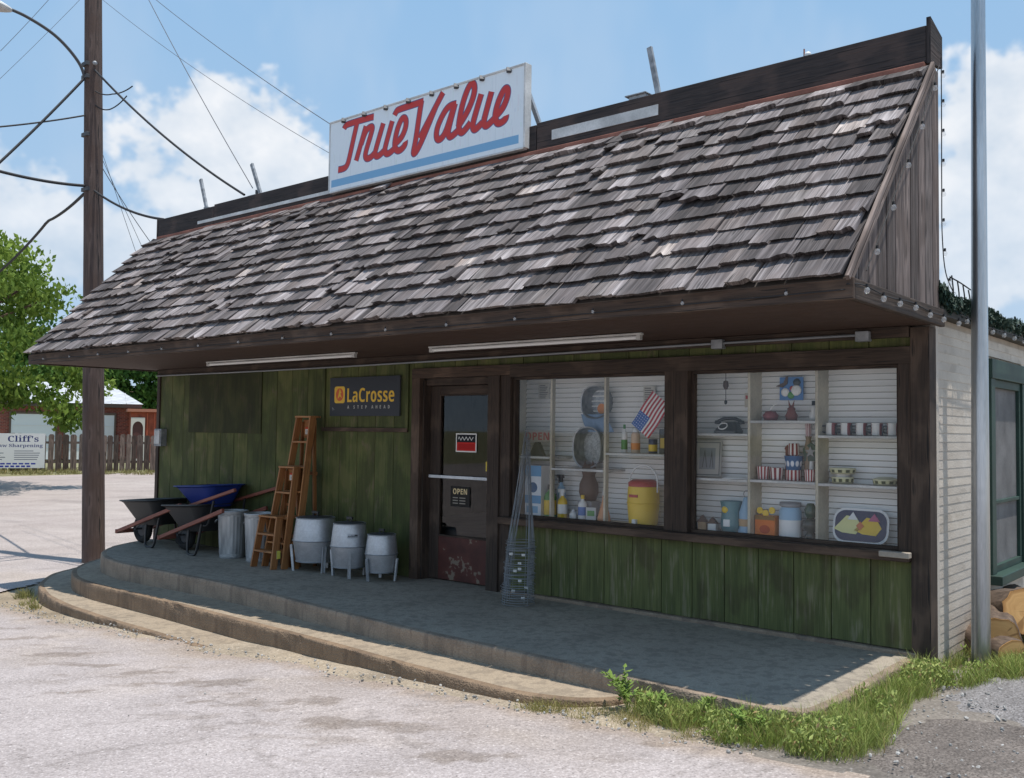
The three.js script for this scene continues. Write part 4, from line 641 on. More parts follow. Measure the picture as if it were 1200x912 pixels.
{ // flag hung aslant
  const tx = canvasTex(320, 190, (c, w, h) => { for (let i = 0; i < 13; i++) { c.fillStyle = i % 2 ? '#ece8e4' : '#b4303c'; c.fillRect(0, i * h / 13, w, h / 13 + 1); } c.fillStyle = '#3f66ac'; c.fillRect(0, 0, w * 0.42, h * 7 / 13); c.fillStyle = '#e8e8ee'; for (let j = 0; j < 5; j++) for (let i = 0; i < 6; i++) c.fillRect(10 + i * 21, 8 + j * 19, 6, 6); });
  const g = new THREE.PlaneGeometry(0.37, 0.235, 16, 8), p = g.attributes.position; for (let i = 0; i < p.count; i++) p.setZ(i, 0.006 * Math.sin(p.getX(i) * 22 + p.getY(i) * 8)); g.computeVertexNormals(); g.rotateZ(0.93);
  solid('small_flag', 'small striped flag hung aslant in the first window', 'flag', [['cloth', g, std({ map: tx })]], [2.68, 1.735, -0.30]);
}
bottle('glue_bottle', 'thin white bottle with green label under the flag', 0.028, 0.26, white, green, [2.40, 1.386, -0.30], [wrap(0.029, 0.03, 0.12, green)]);
solid('spray_can', 'orange and white spray can next to the thin bottle', 'can', [['can_body', lathe([[0, 0], [0.042, 0.001], [0.042, 0.17], [0.03, 0.19], [0, 0.19]], 20), flat(0.66, 0.48, 0.36)], ['cap', lathe([[0.03, 0.19], [0.03, 0.23], [0, 0.23]], 16), white], wrap(0.043, 0.03, 0.09, orange)], [2.51, 1.386, -0.32]);
solid('paint_tin', 'small tin with a yellow label under the flag', 'tin', [['tin_body', lathe([[0, 0], [0.04, 0.001], [0.04, 0.13], [0, 0.13]], 20), navy], wrap(0.041, 0.02, 0.08, yellow)], [2.72, 1.386, -0.28]);
solid('oil_can', 'tall dark can with gold label at the end of the shelf', 'can', [['can_body', box(-0.06, 0.06, 0, 0.22, -0.03, 0.03), black], ['cap', lathe([[0.02, 0.22], [0.02, 0.25], [0, 0.25]], 12), black], ['paper_label', box(-0.045, 0.045, 0.05, 0.14, 0.03, 0.032, 'y', 0), flat(0.5, 0.34, 0.06)]], [2.86, 1.386, -0.28]);
{ // drinks cooler
  const t = thing('drinks_cooler', 'yellow drinks cooler with red lid and white carrying handle', 'cooler', [2.61, 0.735, -0.30]);
  mesh('cooler_body', lathe([[0, 0], [0.125, 0.002], [0.132, 0.02], [0.148, 0.2], [0.142, 0.34], [0.132, 0.355]], 36), yellow, t); mesh('ring', new THREE.TorusGeometry(0.148, 0.005, 6, 40).rotateX(Math.PI / 2).translate(0, 0.2, 0), yellow, t);
  mesh('lid', lathe([[0.138, 0.35], [0.138, 0.385], [0.10, 0.41], [0, 0.412]], 36), red, t); mesh('handle', tube([V(-0.145, 0.3, 0), V(-0.14, 0.44, 0), V(-0.06, 0.53, 0), V(0.06, 0.53, 0), V(0.14, 0.44, 0), V(0.145, 0.3, 0)], 0.009, 30), white, t);
  mesh('mark', box(-0.06, 0.03, 0.255, 0.28, 0.14, 0.149, 'y', 0), red, t); mesh('spigot', box(-0.02, 0.02, 0.02, 0.06, 0.12, 0.165), white, t);
}
solid('seed_packet', 'pale paper packet lying beside the white bottle', 'packet', [['packet', box(-0.05, 0.05, 0, 0.13, -0.006, 0.006, 'y', 0.002), flat(0.5, 0.52, 0.5)], ['print', box(-0.035, 0.035, 0.05, 0.1, 0.006, 0.008, 'y', 0), green]], [2.08, 0.735, -0.23], 0.3);
solid('feed_scoop', 'small grey metal dish in front of the orange bottle', 'dish', [['dish', lathe([[0, 0], [0.05, 0.002], [0.075, 0.04], [0.07, 0.04]], 20), M.galv]], [2.12, 0.735, -0.33]);
solid('spray_bottle', 'small black can beside the blue box', 'can', [['can_body', lathe([[0, 0], [0.035, 0.001], [0.035, 0.2], [0.02, 0.22], [0, 0.22]], 16), black], wrap(0.036, 0.05, 0.13, white)], [1.50, 0.735, -0.38]);
solid('wire_rack', 'small hanging card of hooks above the telephone', 'card', [['card', box(-0.04, 0.04, 0, 0.12, -0.003, 0.003, 'y', 0), flat(0.55, 0.5, 0.42)], ['print', box(-0.03, 0.03, 0.07, 0.1, 0.003, 0.005, 'y', 0), red]], [3.62, 1.80, -0.355]);
for (const [x, y, w, h, l] of [[1.30, 1.98, 0.14, 0.16, 'white paper notice pinned at the left of the first window'], [2.55, 1.92, 0.13, 0.18, 'printed paper notice on the slats above the flag']]) { const tx = canvasTex(64, 80, (c, a, b) => { c.fillStyle = '#c9c6bd'; c.fillRect(0, 0, a, b); c.fillStyle = '#6d6a66'; for (let i = 0; i < 8; i++) c.fillRect(6, 8 + i * 9, 34 + (i * 13) % 18, 4); }); const [g, m] = panel(w, h, 0.002, std({ map: tx }), white); solid('paper_notice', l, 'notice', [['sheet', g, m]], [x, y, -0.49]); }
// --- second window
solid('wind_chime', 'small dark chime hanging in the corner window', 'chime', [['cord', tube([V(0, 0.3, 0), V(0, 0.02, 0)], 0.003, 4), black], ['bell', lathe([[0, 0.2], [0.02, 0.19], [0.025, 0.15], [0.012, 0.12]], 12), brownD], ['clapper', lathe([[0, 0.03], [0.014, 0.02], [0.012, 0], [0, -0.01]], 10), black]], [3.451, 1.83, -0.260]);
{ // rotary telephone
  const t = thing('telephone', 'black rotary telephone on the top shelf', 'telephone', [3.477, 1.575, -0.260], 0.1);
  const rr = (hx, hz, y, c) => roundRect(0, c, hx, hz, y, 0.03, 6); mesh('phone_body', loft([rr(0.10, 0.09, 0.0, 0), rr(0.105, 0.09, 0.02, 0), rr(0.075, 0.06, 0.075, -0.02), rr(0.055, 0.035, 0.10, -0.03)], true, true, 0.6), black, t);
  const d = mesh('dial', new THREE.CylinderGeometry(0.042, 0.045, 0.012, 24).rotateX(0.75).translate(-0.03, 0.055, 0.045), greyM, t); mesh('dial_ring', new THREE.TorusGeometry(0.038, 0.006, 6, 20).rotateX(-Math.PI / 2 + 0.75).translate(-0.03, 0.062, 0.051), white, d);
  mesh('handset', merge([tube([V(-0.10, 0.105, -0.02), V(-0.05, 0.125, -0.03), V(0.05, 0.125, -0.03), V(0.10, 0.105, -0.02)], 0.014, 16, 8), lathe([[0, 0], [0.028, 0.002], [0.024, 0.03], [0, 0.034]], 14).translate(-0.105, 0.08, -0.02), lathe([[0, 0], [0.028, 0.002], [0.024, 0.03], [0, 0.034]], 14).translate(0.105, 0.08, -0.02)]), black, t);
}
{ const tx = canvasTex(160, 200, (c, w, h) => { c.fillStyle = '#a9a8a2'; c.fillRect(0, 0, w, h); c.strokeStyle = '#5c6064'; c.lineWidth = 6; c.strokeRect(10, 10, w - 20, h - 20); c.fillStyle = '#7d8488'; c.fillRect(34, 40, 92, 120); c.strokeStyle = '#454a50'; c.lineWidth = 4; c.beginPath(); c.moveTo(52, 150); c.lineTo(64, 60); c.lineTo(78, 150); c.moveTo(96, 150); c.lineTo(104, 64); c.lineTo(114, 150); c.stroke(); }); const [g, m] = panel(0.24, 0.31, 0.02, std({ map: tx }), greyM); g.rotateX(-0.16).translate(0, 0.16, 0); solid('picture_frame', 'grey framed sketch leaning on the shelf below the telephone', 'picture', [['picture', g, m]], [3.281, 1.196, -0.260], 0.25); }
solid('paper_stack', 'loose white papers lying beside the framed sketch', 'papers', [['sheet', box(-0.12, 0.12, 0, 0.006, -0.08, 0.08, 'x', 0), white], ['sheet', box(-0.10, 0.09, 0.006, 0.010, -0.07, 0.07, 'x', 0), white]], [3.568, 1.196, -0.260], 0.3);
const houseFig = (x, z, w, h, m, l) => solid('house_figure', l, 'figurine', [['house_wall', box(-w / 2, w / 2, 0, h * 0.6, -w / 2, w / 2), m], ['house_roof', prism([[-w * 0.6, 0], [w * 0.6, 0], [0, h * 0.45]], w * 1.1).translate(0, h * 0.6, -w * 0.55), brownD]], [x, 0.735, z], 0.3);
houseFig(3.24, -0.25, 0.07, 0.13, tan, 'tiny tan house figure at the corner of the window'); houseFig(3.34, -0.24, 0.07, 0.12, white, 'tiny white house figure beside the teal pitcher');
solid('glass_pitcher', 'teal pitcher with painted yellow flowers', 'pitcher', [['pitcher_body', lathe([[0, 0], [0.08, 0.002], [0.09, 0.08], [0.08, 0.2], [0.095, 0.27], [0.088, 0.27], [0.07, 0.2]], 24), teal], ['handle', tube([V(0.09, 0.22, 0), V(0.14, 0.2, 0), V(0.13, 0.1, 0), V(0.085, 0.08, 0)], 0.009, 16), teal], ['flower', new THREE.SphereGeometry(0.03, 10, 8).scale(1, 1, 0.4).translate(-0.02, 0.2, 0.078), yellow], ['label_patch', box(-0.03, 0.03, 0.06, 0.12, 0.075, 0.092, 'y', 0.004), white]], [3.506, 0.735, -0.260]);
solid('blue_lantern', 'blue bottle shaped lantern beside the shelf divider', 'lantern', [['lantern_body', lathe([[0, 0], [0.07, 0.002], [0.075, 0.03], [0.06, 0.06], [0.065, 0.18], [0.04, 0.26], [0.03, 0.30], [0.02, 0.31]], 20), skyb], ['flame_glass', lathe([[0.066, 0.07], [0.068, 0.13]], 16), tan], ['ring', new THREE.TorusGeometry(0.03, 0.004, 6, 16).translate(0, 0.335, 0), greyM]], [3.648, 0.735, -0.260]);
{ const t = thing('snowman_picture', 'blue square picture of snowmen with a red bird on its corner', 'picture', [4.01, 1.95, -0.335]); const gk = prism([[-0.10, -0.095], [0.10, -0.095], [0.10, 0.095], [-0.10, 0.095]], 0.015); mesh('board', gk, flat(0.07, 0.2, 0.46), t);
  const bl = (x, y, r, m, n, z = 0.02) => mesh(n, new THREE.SphereGeometry(r, 14, 10).scale(1, 1, 0.35).translate(x, y, z), m, t); bl(-0.05, -0.03, 0.035, white, 'snowman'); bl(0.045, -0.015, 0.045, white, 'snowman'); bl(0.05, 0.05, 0.032, black, 'hat'); bl(0, -0.055, 0.03, green, 'scarf'); bl(0.01, 0.0, 0.022, red, 'scarf'); mesh('bird', prism([[-0.13, 0.02], [-0.06, 0.05], [-0.04, 0.1], [-0.025, 0.1], [-0.03, 0.04], [-0.07, 0.01]], 0.012).translate(0, 0, 0.018), brownD, t); }
solid('rabbit_figure', 'small brown rabbit figure under the snowman picture', 'figurine', [['body', lathe([[0, 0], [0.045, 0.002], [0.05, 0.04], [0.03, 0.08], [0.032, 0.1], [0, 0.125]], 16), flat(0.2, 0.06, 0.05)], ['ear', new THREE.ConeGeometry(0.01, 0.06, 6).rotateZ(0.25).translate(-0.02, 0.145, 0), flat(0.2, 0.06, 0.05)], ['ear', new THREE.ConeGeometry(0.01, 0.06, 6).rotateZ(-0.25).translate(0.02, 0.145, 0), flat(0.2, 0.06, 0.05)]], [4.038, 1.686, -0.260]);
solid('red_basket', 'low red dish with a thin white stick on the top shelf', 'dish', [['dish', lathe([[0, 0], [0.05, 0.002], [0.065, 0.04], [0.04, 0.075], [0, 0.08]], 18), flat(0.25, 0.07, 0.08)], ['stick', beam(V(-0.03, 0.05, 0.02), V(0.07, 0.16, 0.02), 0.007, 0.007, V(0, 0, 1), 0), white]], [3.858, 1.686, -0.260]);
solid('snowman_figure', 'small white snowman figure at the end of the top shelf', 'figurine', [['body', lathe([[0, 0], [0.035, 0.005], [0.038, 0.04], [0.024, 0.075], [0.028, 0.1], [0.015, 0.125], [0, 0.13]], 16), white], ['hat', lathe([[0, 0.12], [0.03, 0.122], [0.018, 0.126], [0.018, 0.16], [0, 0.16]], 12), black]], [4.228, 1.686, -0.260]);
// striped things of the middle shelf
const stripes = (a, b, n) => canvasTex(128, 32, (c, w, h) => { for (let i = 0; i < n; i++) { c.fillStyle = i % 2 ? a : b; c.fillRect(i * w / n, 0, w / n + 1, h); } }), redW = std({ map: stripes('#e6e0da', '#8e2a34', 24) }), redWb = std({ map: stripes('#e6e0da', '#7c2430', 16) });
const stars = std({ map: canvasTex(128, 64, (c, w, h) => { c.fillStyle = '#33608c'; c.fillRect(0, 0, w, h); c.fillStyle = '#dcdfe4'; for (let i = 0; i < 22; i++) { c.beginPath(); c.arc((i * 29) % w, 10 + (i * 23) % (h - 18), 4.5, 0, 7); c.fill(); } }) });
const stripedPot = (x, l, r, h, m, z = -0.25) => solid('striped_pot', l, 'pot', [['pot_body', lathe([[0, 0], [r * 0.85, 0.002], [r, h], [r * 1.04, h + 0.006], [r * 0.96, h + 0.004]], 24), m]], [x, 1.201, z]);
stripedPot(3.80, 'red and white striped pot nearest the divider', 0.055, 0.10, redW); stripedPot(3.915, 'red and white striped pot second from the divider', 0.055, 0.095, redWb); stripedPot(4.22, 'red and white striped pot at the end of the shelf', 0.045, 0.09, redW, -0.2);
solid('star_bucket', 'blue star bucket with a red striped base', 'bucket', [['bucket_body', lathe([[0, 0.085], [0.06, 0.086], [0.075, 0.2], [0.07, 0.2]], 24), stars], ['base', lathe([[0, 0], [0.062, 0.001], [0.06, 0.085]], 24), redW], ['striped_hat', lathe([[0.03, 0.2], [0.045, 0.21], [0.042, 0.30], [0, 0.302]], 20), redWb]], [4.058, 1.201, -0.260]);
solid('patriotic_figure', 'tall thin figure with striped hat behind the star bucket', 'figurine', [['body', lathe([[0, 0], [0.035, 0.002], [0.03, 0.22], [0.035, 0.26], [0.02, 0.33], [0.026, 0.36], [0, 0.38]], 16), flat(0.28, 0.2, 0.14)], ['hat', lathe([[0.04, 0.36], [0.022, 0.365], [0.026, 0.47], [0, 0.47]], 16), redW]], [4.165, 1.201, -0.300]);
solid('red_candle', 'thin dark red post beside the star bucket', 'figurine', [['body', lathe([[0, 0], [0.02, 0.002], [0.016, 0.24], [0.024, 0.26], [0, 0.29]], 12), flat(0.2, 0.06, 0.05)]], [3.991, 1.201, -0.290]);
{ const st = []; for (let i = 0; i < 10; i++) { const a = i / 10 * 6.2832 + Math.PI / 2, q = i % 2 ? 0.02 : 0.048; st.push([Math.cos(a) * q, Math.sin(a) * q]); } solid('star_plaque', 'dark green plaque with a pale star on a white post', 'plaque', [['plaque', prism([[-0.055, 0.16], [0.055, 0.16], [0.065, 0.26], [0, 0.31], [-0.065, 0.26]], 0.02), flat(0.05, 0.09, 0.07)], ['star', prism(st, 0.006).translate(0, 0.235, 0.021), greyM], ['post', lathe([[0, 0], [0.03, 0.001], [0.018, 0.16]], 12), white]], [4.195, 1.201, -0.29]); }
{ const tx = canvasTex(96, 128, (c, w, h) => { c.fillStyle = '#d87430'; c.fillRect(0, 0, w, h); c.fillStyle = '#b84c22'; c.beginPath(); c.arc(w / 2, 84, 26, 0, 7); c.fill(); c.fillStyle = '#8a6a3c'; c.fillRect(0, 0, w, 26); }); const [g, m] = panel(0.17, 0.17, 0.10, std({ map: tx }), orange); const t = solid('flower_box', 'orange box with yellow paper flowers', 'box', [['carton', g.translate(0, 0.085, 0), m]], [3.830, 0.735, -0.260]); for (const [x, y] of [[-0.05, 0.21], [0, 0.19], [0.055, 0.215]]) mesh('flower', new THREE.CylinderGeometry(0.028, 0.028, 0.012, 10).rotateX(Math.PI / 2).translate(x, y, 0.03), yellow, t); }
solid('glass_jar', 'glass jar half filled with white, blue band above', 'jar', [['jar_base', lathe([[0, 0], [0.085, 0.002], [0.09, 0.02], [0.09, 0.15]], 24), white], ['jar_wall', lathe([[0.09, 0.15], [0.088, 0.22], [0.07, 0.25]], 24), skyb], ['lid', lathe([[0.07, 0.25], [0.085, 0.26], [0.085, 0.29], [0, 0.295]], 20), greyM]], [4.029, 0.735, -0.260]);
solid('oil_lamp', 'dark green glass oil lamp in the corner window', 'lamp', [['lamp_base', lathe([[0, 0], [0.07, 0.002], [0.05, 0.02], [0.03, 0.06], [0.07, 0.10], [0.06, 0.15], [0.03, 0.17]], 20), flat(0.06, 0.07, 0.06, 0.25)], ['chimney', lathe([[0.03, 0.17], [0.045, 0.2], [0.05, 0.24], [0.025, 0.29]], 18), flat(0.05, 0.09, 0.06, 0.2)]], [4.199, 0.735, -0.260]);
['first mug in the row, next to the divider', 'second mug in the row of printed mugs', 'middle mug of the five printed mugs', 'fourth mug in the row of printed mugs', 'last mug in the row, beside the corner post'].forEach((l, i) => {
  const tx = canvasTex(128, 64, (c, w, h) => { c.fillStyle = '#dcdad4'; c.fillRect(0, 0, w, h); for (const x of [24, 88]) { c.fillStyle = '#7c2a2c'; c.beginPath(); c.ellipse(x, 34, 17, 22, 0, 0, 7); c.fill(); c.fillStyle = i === 3 ? '#3c5a86' : '#2c2622'; c.beginPath(); c.arc(x + 3, 34, 8, 0, 7); c.fill(); } });
  solid('mug', 'white printed ' + l, 'mug', [['mug_body', lathe([[0, 0.001], [0.04, 0], [0.044, 0.01], [0.044, 0.098], [0.04, 0.098], [0.039, 0.012]], 24), std({ map: tx, roughness: 0.3 })], ['handle', tube([V(-0.042, 0.075, 0.01), V(-0.072, 0.07, 0.015), V(-0.07, 0.03, 0.015), V(-0.042, 0.022, 0.01)], 0.006, 12), black]], [4.375 + i * 0.118, 1.571, -0.25], i * 0.13, 'printed mugs');
});
const dish = (r, h, y) => [['dish_wall', lathe([[0, y], [r * 0.9, y], [r, y + h], [r * 0.96, y + h]], 28), flat(0.62, 0.62, 0.42, 0.4)], ['band', lathe([[r * 0.935, y + h * 0.25], [r * 0.985, y + h * 0.75]], 28), std({ map: stripes('#c9c79c', '#3f4a30', 20) })]];
solid('stacked_bowls', 'two stacked pale green bowls with dark bands', 'bowls', [...dish(0.085, 0.05, 0.001), ...dish(0.10, 0.045, 0.075), ['foot', lathe([[0.05, 0.05], [0.055, 0.076]], 20), white]], [4.458, 1.196, -0.260]); solid('pale_bowl', 'single pale green bowl beside the corner post', 'bowl', [...dish(0.095, 0.045, 0.001), ['lid', lathe([[0.095, 0.047], [0.05, 0.062], [0, 0.064]], 24), flat(0.55, 0.57, 0.4, 0.4)]], [4.789, 1.196, -0.260]);
{ // tray with two fish
  const rrp = (hx, hy, r) => { const o = []; for (const [sx, sy, a0] of [[1, 1, 0], [-1, 1, 1], [-1, -1, 2], [1, -1, 3]]) for (let i = 0; i < 7; i++) { const a = (a0 + i / 6) * Math.PI / 2; o.push([sx * (hx - r) + Math.cos(a) * r, sy * (hy - r) + Math.sin(a) * r]); } return o; };
  const t = thing('fish_tray', 'navy tray with yellow fish leaning in the corner window', 'tray', [4.600, 0.737, -0.235]); t.rotation.x = -0.2;
  mesh('rim', prism(rrp(0.215, 0.135, 0.09), 0.012).translate(0, 0.137, 0), white, t); mesh('face', prism(rrp(0.198, 0.118, 0.08), 0.004).translate(0, 0.137, 0.0125), flat(0.02, 0.028, 0.075, 0.35), t);
  const fish = (x, y, s, m, n) => { mesh(n, prism([[-0.10, -0.02], [-0.03, 0.06], [0.03, 0.05], [0.06, 0], [0.03, -0.045], [-0.05, -0.04]].map(([a, b]) => [a * s + x, b * s + y]), 0.003).translate(0, 0.137, 0.0172), m, t); };
  fish(-0.07, -0.005, 1.35, flat(0.72, 0.7, 0.32), 'fish'); fish(0.085, -0.01, 1.3, yellow, 'fish'); mesh('fish_fin', prism([[0.0, 0.045], [0.04, 0.105], [0.08, 0.045]], 0.003).translate(-0.10, 0.137, 0.0212), white, t); mesh('fish_fin', prism([[0.0, 0.04], [0.045, 0.1], [0.09, 0.04]], 0.003).translate(0.06, 0.137, 0.0212), flat(0.45, 0.12, 0.22), t); mesh('fish_head', prism([[0, -0.035], [0.03, 0], [0, 0.035], [-0.03, 0]], 0.003).translate(0.0, 0.137, 0.0212), flat(0.62, 0.2, 0.08), t);
}

// ================================================================= BESIDE AND ABOVE THE STORE
{
  const t = thing('flagpole', 'plain steel flagpole at the corner of the store', 'flagpole', [5.41, -0.1, -0.42]);
  mesh('shaft', merge([new THREE.CylinderGeometry(0.050, 0.066, 4.4, 28, 1, true).translate(0, 2.2, 0), new THREE.CylinderGeometry(0.044, 0.05, 3.6, 28).translate(0, 6.2, 0)]), M.steelPole, t);
  mesh('footing', lathe([[0.22, -0.15], [0.2, 0.01], [0.07, 0.03]], 18), M.concreteSide, t);
  t.rotation.z = -0.004;
}
function log(label, [x, y, z], r, L, turn, seed, tilt = 0) {
  const t = thing('log', label, 'log', [x, y, z], turn, 'cut logs by the side wall'), q = rng(seed), n = 22, rad = Array.from({ length: n }, () => r * (0.92 + q() * 0.14)); t.rotation.x = tilt;
  const ring = (zz, k) => rad.map((a, i) => V(Math.cos(i / n * 6.2832) * a * k, Math.sin(i / n * 6.2832) * a * k, zz));
  mesh('bark', loft([ring(-L, 1), ring(-L * 0.6, 1.03), ring(-L * 0.3, 0.98), ring(-0.01, 1.02), ring(0, 0.99)], true, false, 0.9), std({ map: rep(T.bark, 1, 1), bumpMap: rep(T.bark, 1, 1), bumpScale: 0.02 }), t);
  const c = loft([ring(-0.012, 0.98), ring(0.004, 0.97)], false, true); mesh('cut_end', c, std({ map: T.logEnd, color: lin(1.1, 1.05, 0.95) }), t);
}
log('cut log with a pale end, nearest the flagpole', [5.47, 0.075, -0.66], 0.16, 0.8, 0.25, 1); log('thick cut log resting against the side wall', [5.58, 0.24, -1.05], 0.18, 0.8, 0.5, 2, -0.2); log('low log half hidden in dry grass by the wall', [5.60, -0.02, -0.55], 0.13, 0.6, 0.7, 3); log('far cut log behind the other logs', [5.44, 0.10, -1.55], 0.17, 0.8, 0.3, 4);
// dark green garland along the side eave
{
  const g = thing('garland', 'thick dark green artificial garland along the side eave', 'garland'), r = rng(404), cards = [];
  const line = new THREE.CatmullRomCurve3([V(5.24, 2.60, -0.04), V(5.235, 2.56, -0.25), V(5.235, 2.565, -1.0), V(5.235, 2.555, -2.0), V(5.24, 2.58, -3.2), V(5.24, 2.57, -4.6)]);
  const card = new THREE.PlaneGeometry(1, 1, 1, 2); { const p = card.attributes.position; for (let i = 0; i < p.count; i++) { const y = p.getY(i); p.setX(i, p.getX(i) * (0.5 - Math.abs(y) * 0.7 + 0.2)); p.setZ(i, -y * y * 0.3); } card.computeVertexNormals(); }
  for (let i = 0; i < 5200; i++) { const u = r(), c = line.getPoint(u), a = r() * 6.28, q = Math.sqrt(r()) * (0.07 + 0.015 * Math.sin(u * 40)); const k = card.clone(), s = 0.035 + r() * 0.03; k.scale(s * 0.45, s, s); k.rotateX(r() * 6.28); k.rotateY(r() * 6.28); k.translate(c.x + Math.cos(a) * q * 0.8, c.y + Math.sin(a) * q, c.z + (r() - 0.5) * 0.05); cards.push(k); }
  mesh('foliage', merge(cards), flat(0.018, 0.045, 0.028, 0.7), g); mesh('stem', new THREE.TubeGeometry(line, 60, 0.012, 6), M.darkGrey, g);
}
// strings of clear bulbs
function lights(label, pts, n, hang, k = 0.75) {
  const t = thing('string_lights', label, 'string lights'), c = new THREE.CatmullRomCurve3(pts); mesh('cable', new THREE.TubeGeometry(c, 90, 0.004, 5), M.cable, t);
  for (let i = 0; i < n; i++) { const p = c.getPointAt((i + 0.5) / n).add(V(...hang)); const b = mesh('bulb', lathe([[0, -0.05], [0.016, -0.045], [0.024, -0.025], [0.018, -0.006], [0.011, 0]], 12).scale(k, k, k).translate(p.x, p.y, p.z), M.bulb, t); mesh('socket', new THREE.CylinderGeometry(0.011, 0.011, 0.03, 8).scale(k, k, k).translate(p.x, p.y + 0.012 * k, p.z), M.cable, b); }
}
lights('string of clear bulbs along the fascia of the gable end', [V(5.25, 2.44, 1.755), V(5.295, 2.445, 1.70), V(5.295, 2.43, 1.2), V(5.295, 2.445, 0.7), V(5.295, 2.425, 0.3), V(5.30, 2.43, -0.1), V(5.33, 2.42, -0.4)], 7, [0.012, -0.012, 0]);
lights('string of clear bulbs climbing the gable end below the rake strip', [V(5.275, 4.24, 0.02), V(5.27, 3.85, 0.32), V(5.27, 3.4, 0.72), V(5.27, 2.95, 1.12), V(5.275, 2.55, 1.5)], 5, [0.012, -0.008, 0]);
lights('string of bulbs down the back corner of the gable end', [V(5.25, 4.35, -0.12), V(5.255, 3.9, -0.10), V(5.25, 3.4, -0.11), V(5.255, 3.0, -0.10), V(5.27, 2.75, -0.13), V(5.30, 2.62, -0.2)], 8, [0.01, -0.01, -0.01]);
lights('string of small bulbs hung along the front eave', [V(-5.3, 2.40, 1.75), V(-2.5, 2.395, 1.752), V(0, 2.40, 1.75), V(2.6, 2.393, 1.752), V(5.24, 2.41, 1.752)], 15, [0, 0.02, 0.01], 0.5);
lights('string of clear bulbs under the green garland', [V(5.29, 2.48, -0.4), V(5.295, 2.46, -1.2), V(5.295, 2.47, -2.2), V(5.295, 2.46, -3.4)], 8, [0, -0.01, 0]);
// small metal rods and boxes on top of the parapet
[[-4.41, 4.99, -4.25, 'short metal rod standing at the far end of the parapet'], [-3.22, 5.0, -3.0, 'short metal rod between the far rod and the sign'], [2.80, 5.02, 2.9, 'metal rod standing on the parapet beside the sign']].forEach(([x1, y1, x0, l]) => { const t = thing('metal_rod', l, 'rod', [x0, 4.5, -0.07], 0, 'rods on the parapet'); mesh('rod', beam(V(0, 0, 0), V(x1 - x0, y1 - 4.5, 0.02), 0.05, 0.03, V(0, 0, 1), 0.004), M.galvDull, t); mesh('bracket', box(-0.04, 0.04, 0, 0.08, -0.04, 0.04), M.galvDull, t); });
solid('metal_box', 'flat grey metal box on the parapet beside the rod', 'metal box', [['box_body', box(-0.1, 0.08, 0, 0.045, -0.07, 0.07, 'x', 0.006), M.galvDull], ['cover', box(-0.13, 0.09, 0.045, 0.056, -0.09, 0.09, 'x', 0.003), M.galvDull]], [2.72, 4.545, -0.06]);
solid('insulator', 'small white insulator on top of the parapet near the gable', 'insulator', [['knob', lathe([[0, 0], [0.025, 0.002], [0.018, 0.02], [0.028, 0.035], [0.02, 0.055], [0, 0.06]], 14), white], ['pin', new THREE.CylinderGeometry(0.006, 0.006, 0.1, 6).translate(-0.03, 0.04, 0), M.redTrim]], [4.28, 4.54, -0.02]);
solid('insulator', 'small bracket holding wires at the far part of the parapet', 'bracket', [['base', box(-0.09, 0.09, 0, 0.04, -0.05, 0.05), M.galvDull], ['pin', new THREE.CylinderGeometry(0.018, 0.018, 0.09, 8).translate(0.04, 0.06, 0), M.darkGrey]], [-3.15, 4.535, -0.06]);
{ // broken sign ironwork seen behind the eave, by the flagpole
  const t = thing('roof_ironwork', 'thin twisted ironwork standing on the side roof', 'ironwork', [5.1, 2.56, -0.9]); const gs = [];
  for (let i = 0; i < 4; i++) gs.push(tube([V(0, 0, -i * 0.16), V(0.01, 0.15, -i * 0.16 - 0.01), V(0, 0.30 - i * 0.02, -i * 0.16)], 0.006, 8, 5)); gs.push(tube([V(0, 0.28, 0.05), V(0, 0.27, -0.25), V(0, 0.25, -0.55)], 0.006, 10, 5)); mesh('bars', merge(gs), M.cable, t);
}
// ---------------- utility pole, lamp and cables
const PB = V(-7.0, -0.55, 0.0), PT = V(-7.18, 10.5, 0.27), onPole = (y) => PB.clone().lerp(PT, (y - PB.y) / (PT.y - PB.y));
{
  const t = thing('utility_pole', 'weathered wooden utility pole beyond the porch', 'utility pole', [PB.x, PB.y, PB.z]);
  const rings = [], n = 20, q = rng(66); for (let j = 0; j <= 24; j++) { const c = PT.clone().sub(PB).multiplyScalar(j / 24), r = mix(0.168, 0.115, j / 24), R = []; for (let i = 0; i < n; i++) { const a = i / n * 6.2832, k = 1 + (fbm(i * 0.9 + 3, j * 0.5, 2) - 0.5) * 0.05; R.push(V(c.x + Math.cos(a) * r * k, c.y, c.z + Math.sin(a) * r * k)); } rings.push(R); }
  const g = loft(rings, true, true); const uv = g.attributes.uv; for (let i = 0; i < uv.count; i++) uv.setXY(i, uv.getX(i) * 1, uv.getY(i) * 11); mesh('shaft', g, M.pole, t);
  for (const [y, s] of [[5.2, 0.16], [6.05, 0.15], [6.95, 0.15], [7.15, 0.14]]) { const p = onPole(y).sub(PB); mesh('bracket', merge([box(p.x - s * 0.6, p.x + s * 0.6, p.y - 0.03, p.y + 0.03, p.z + 0.10, p.z + 0.15)]), M.darkGrey, t); }
  mesh('insulator', new THREE.SphereGeometry(0.035, 10, 8).translate(...onPole(7.15).sub(PB).add(V(0.15, 0, 0.05)).toArray()), M.galvDull, t);
}
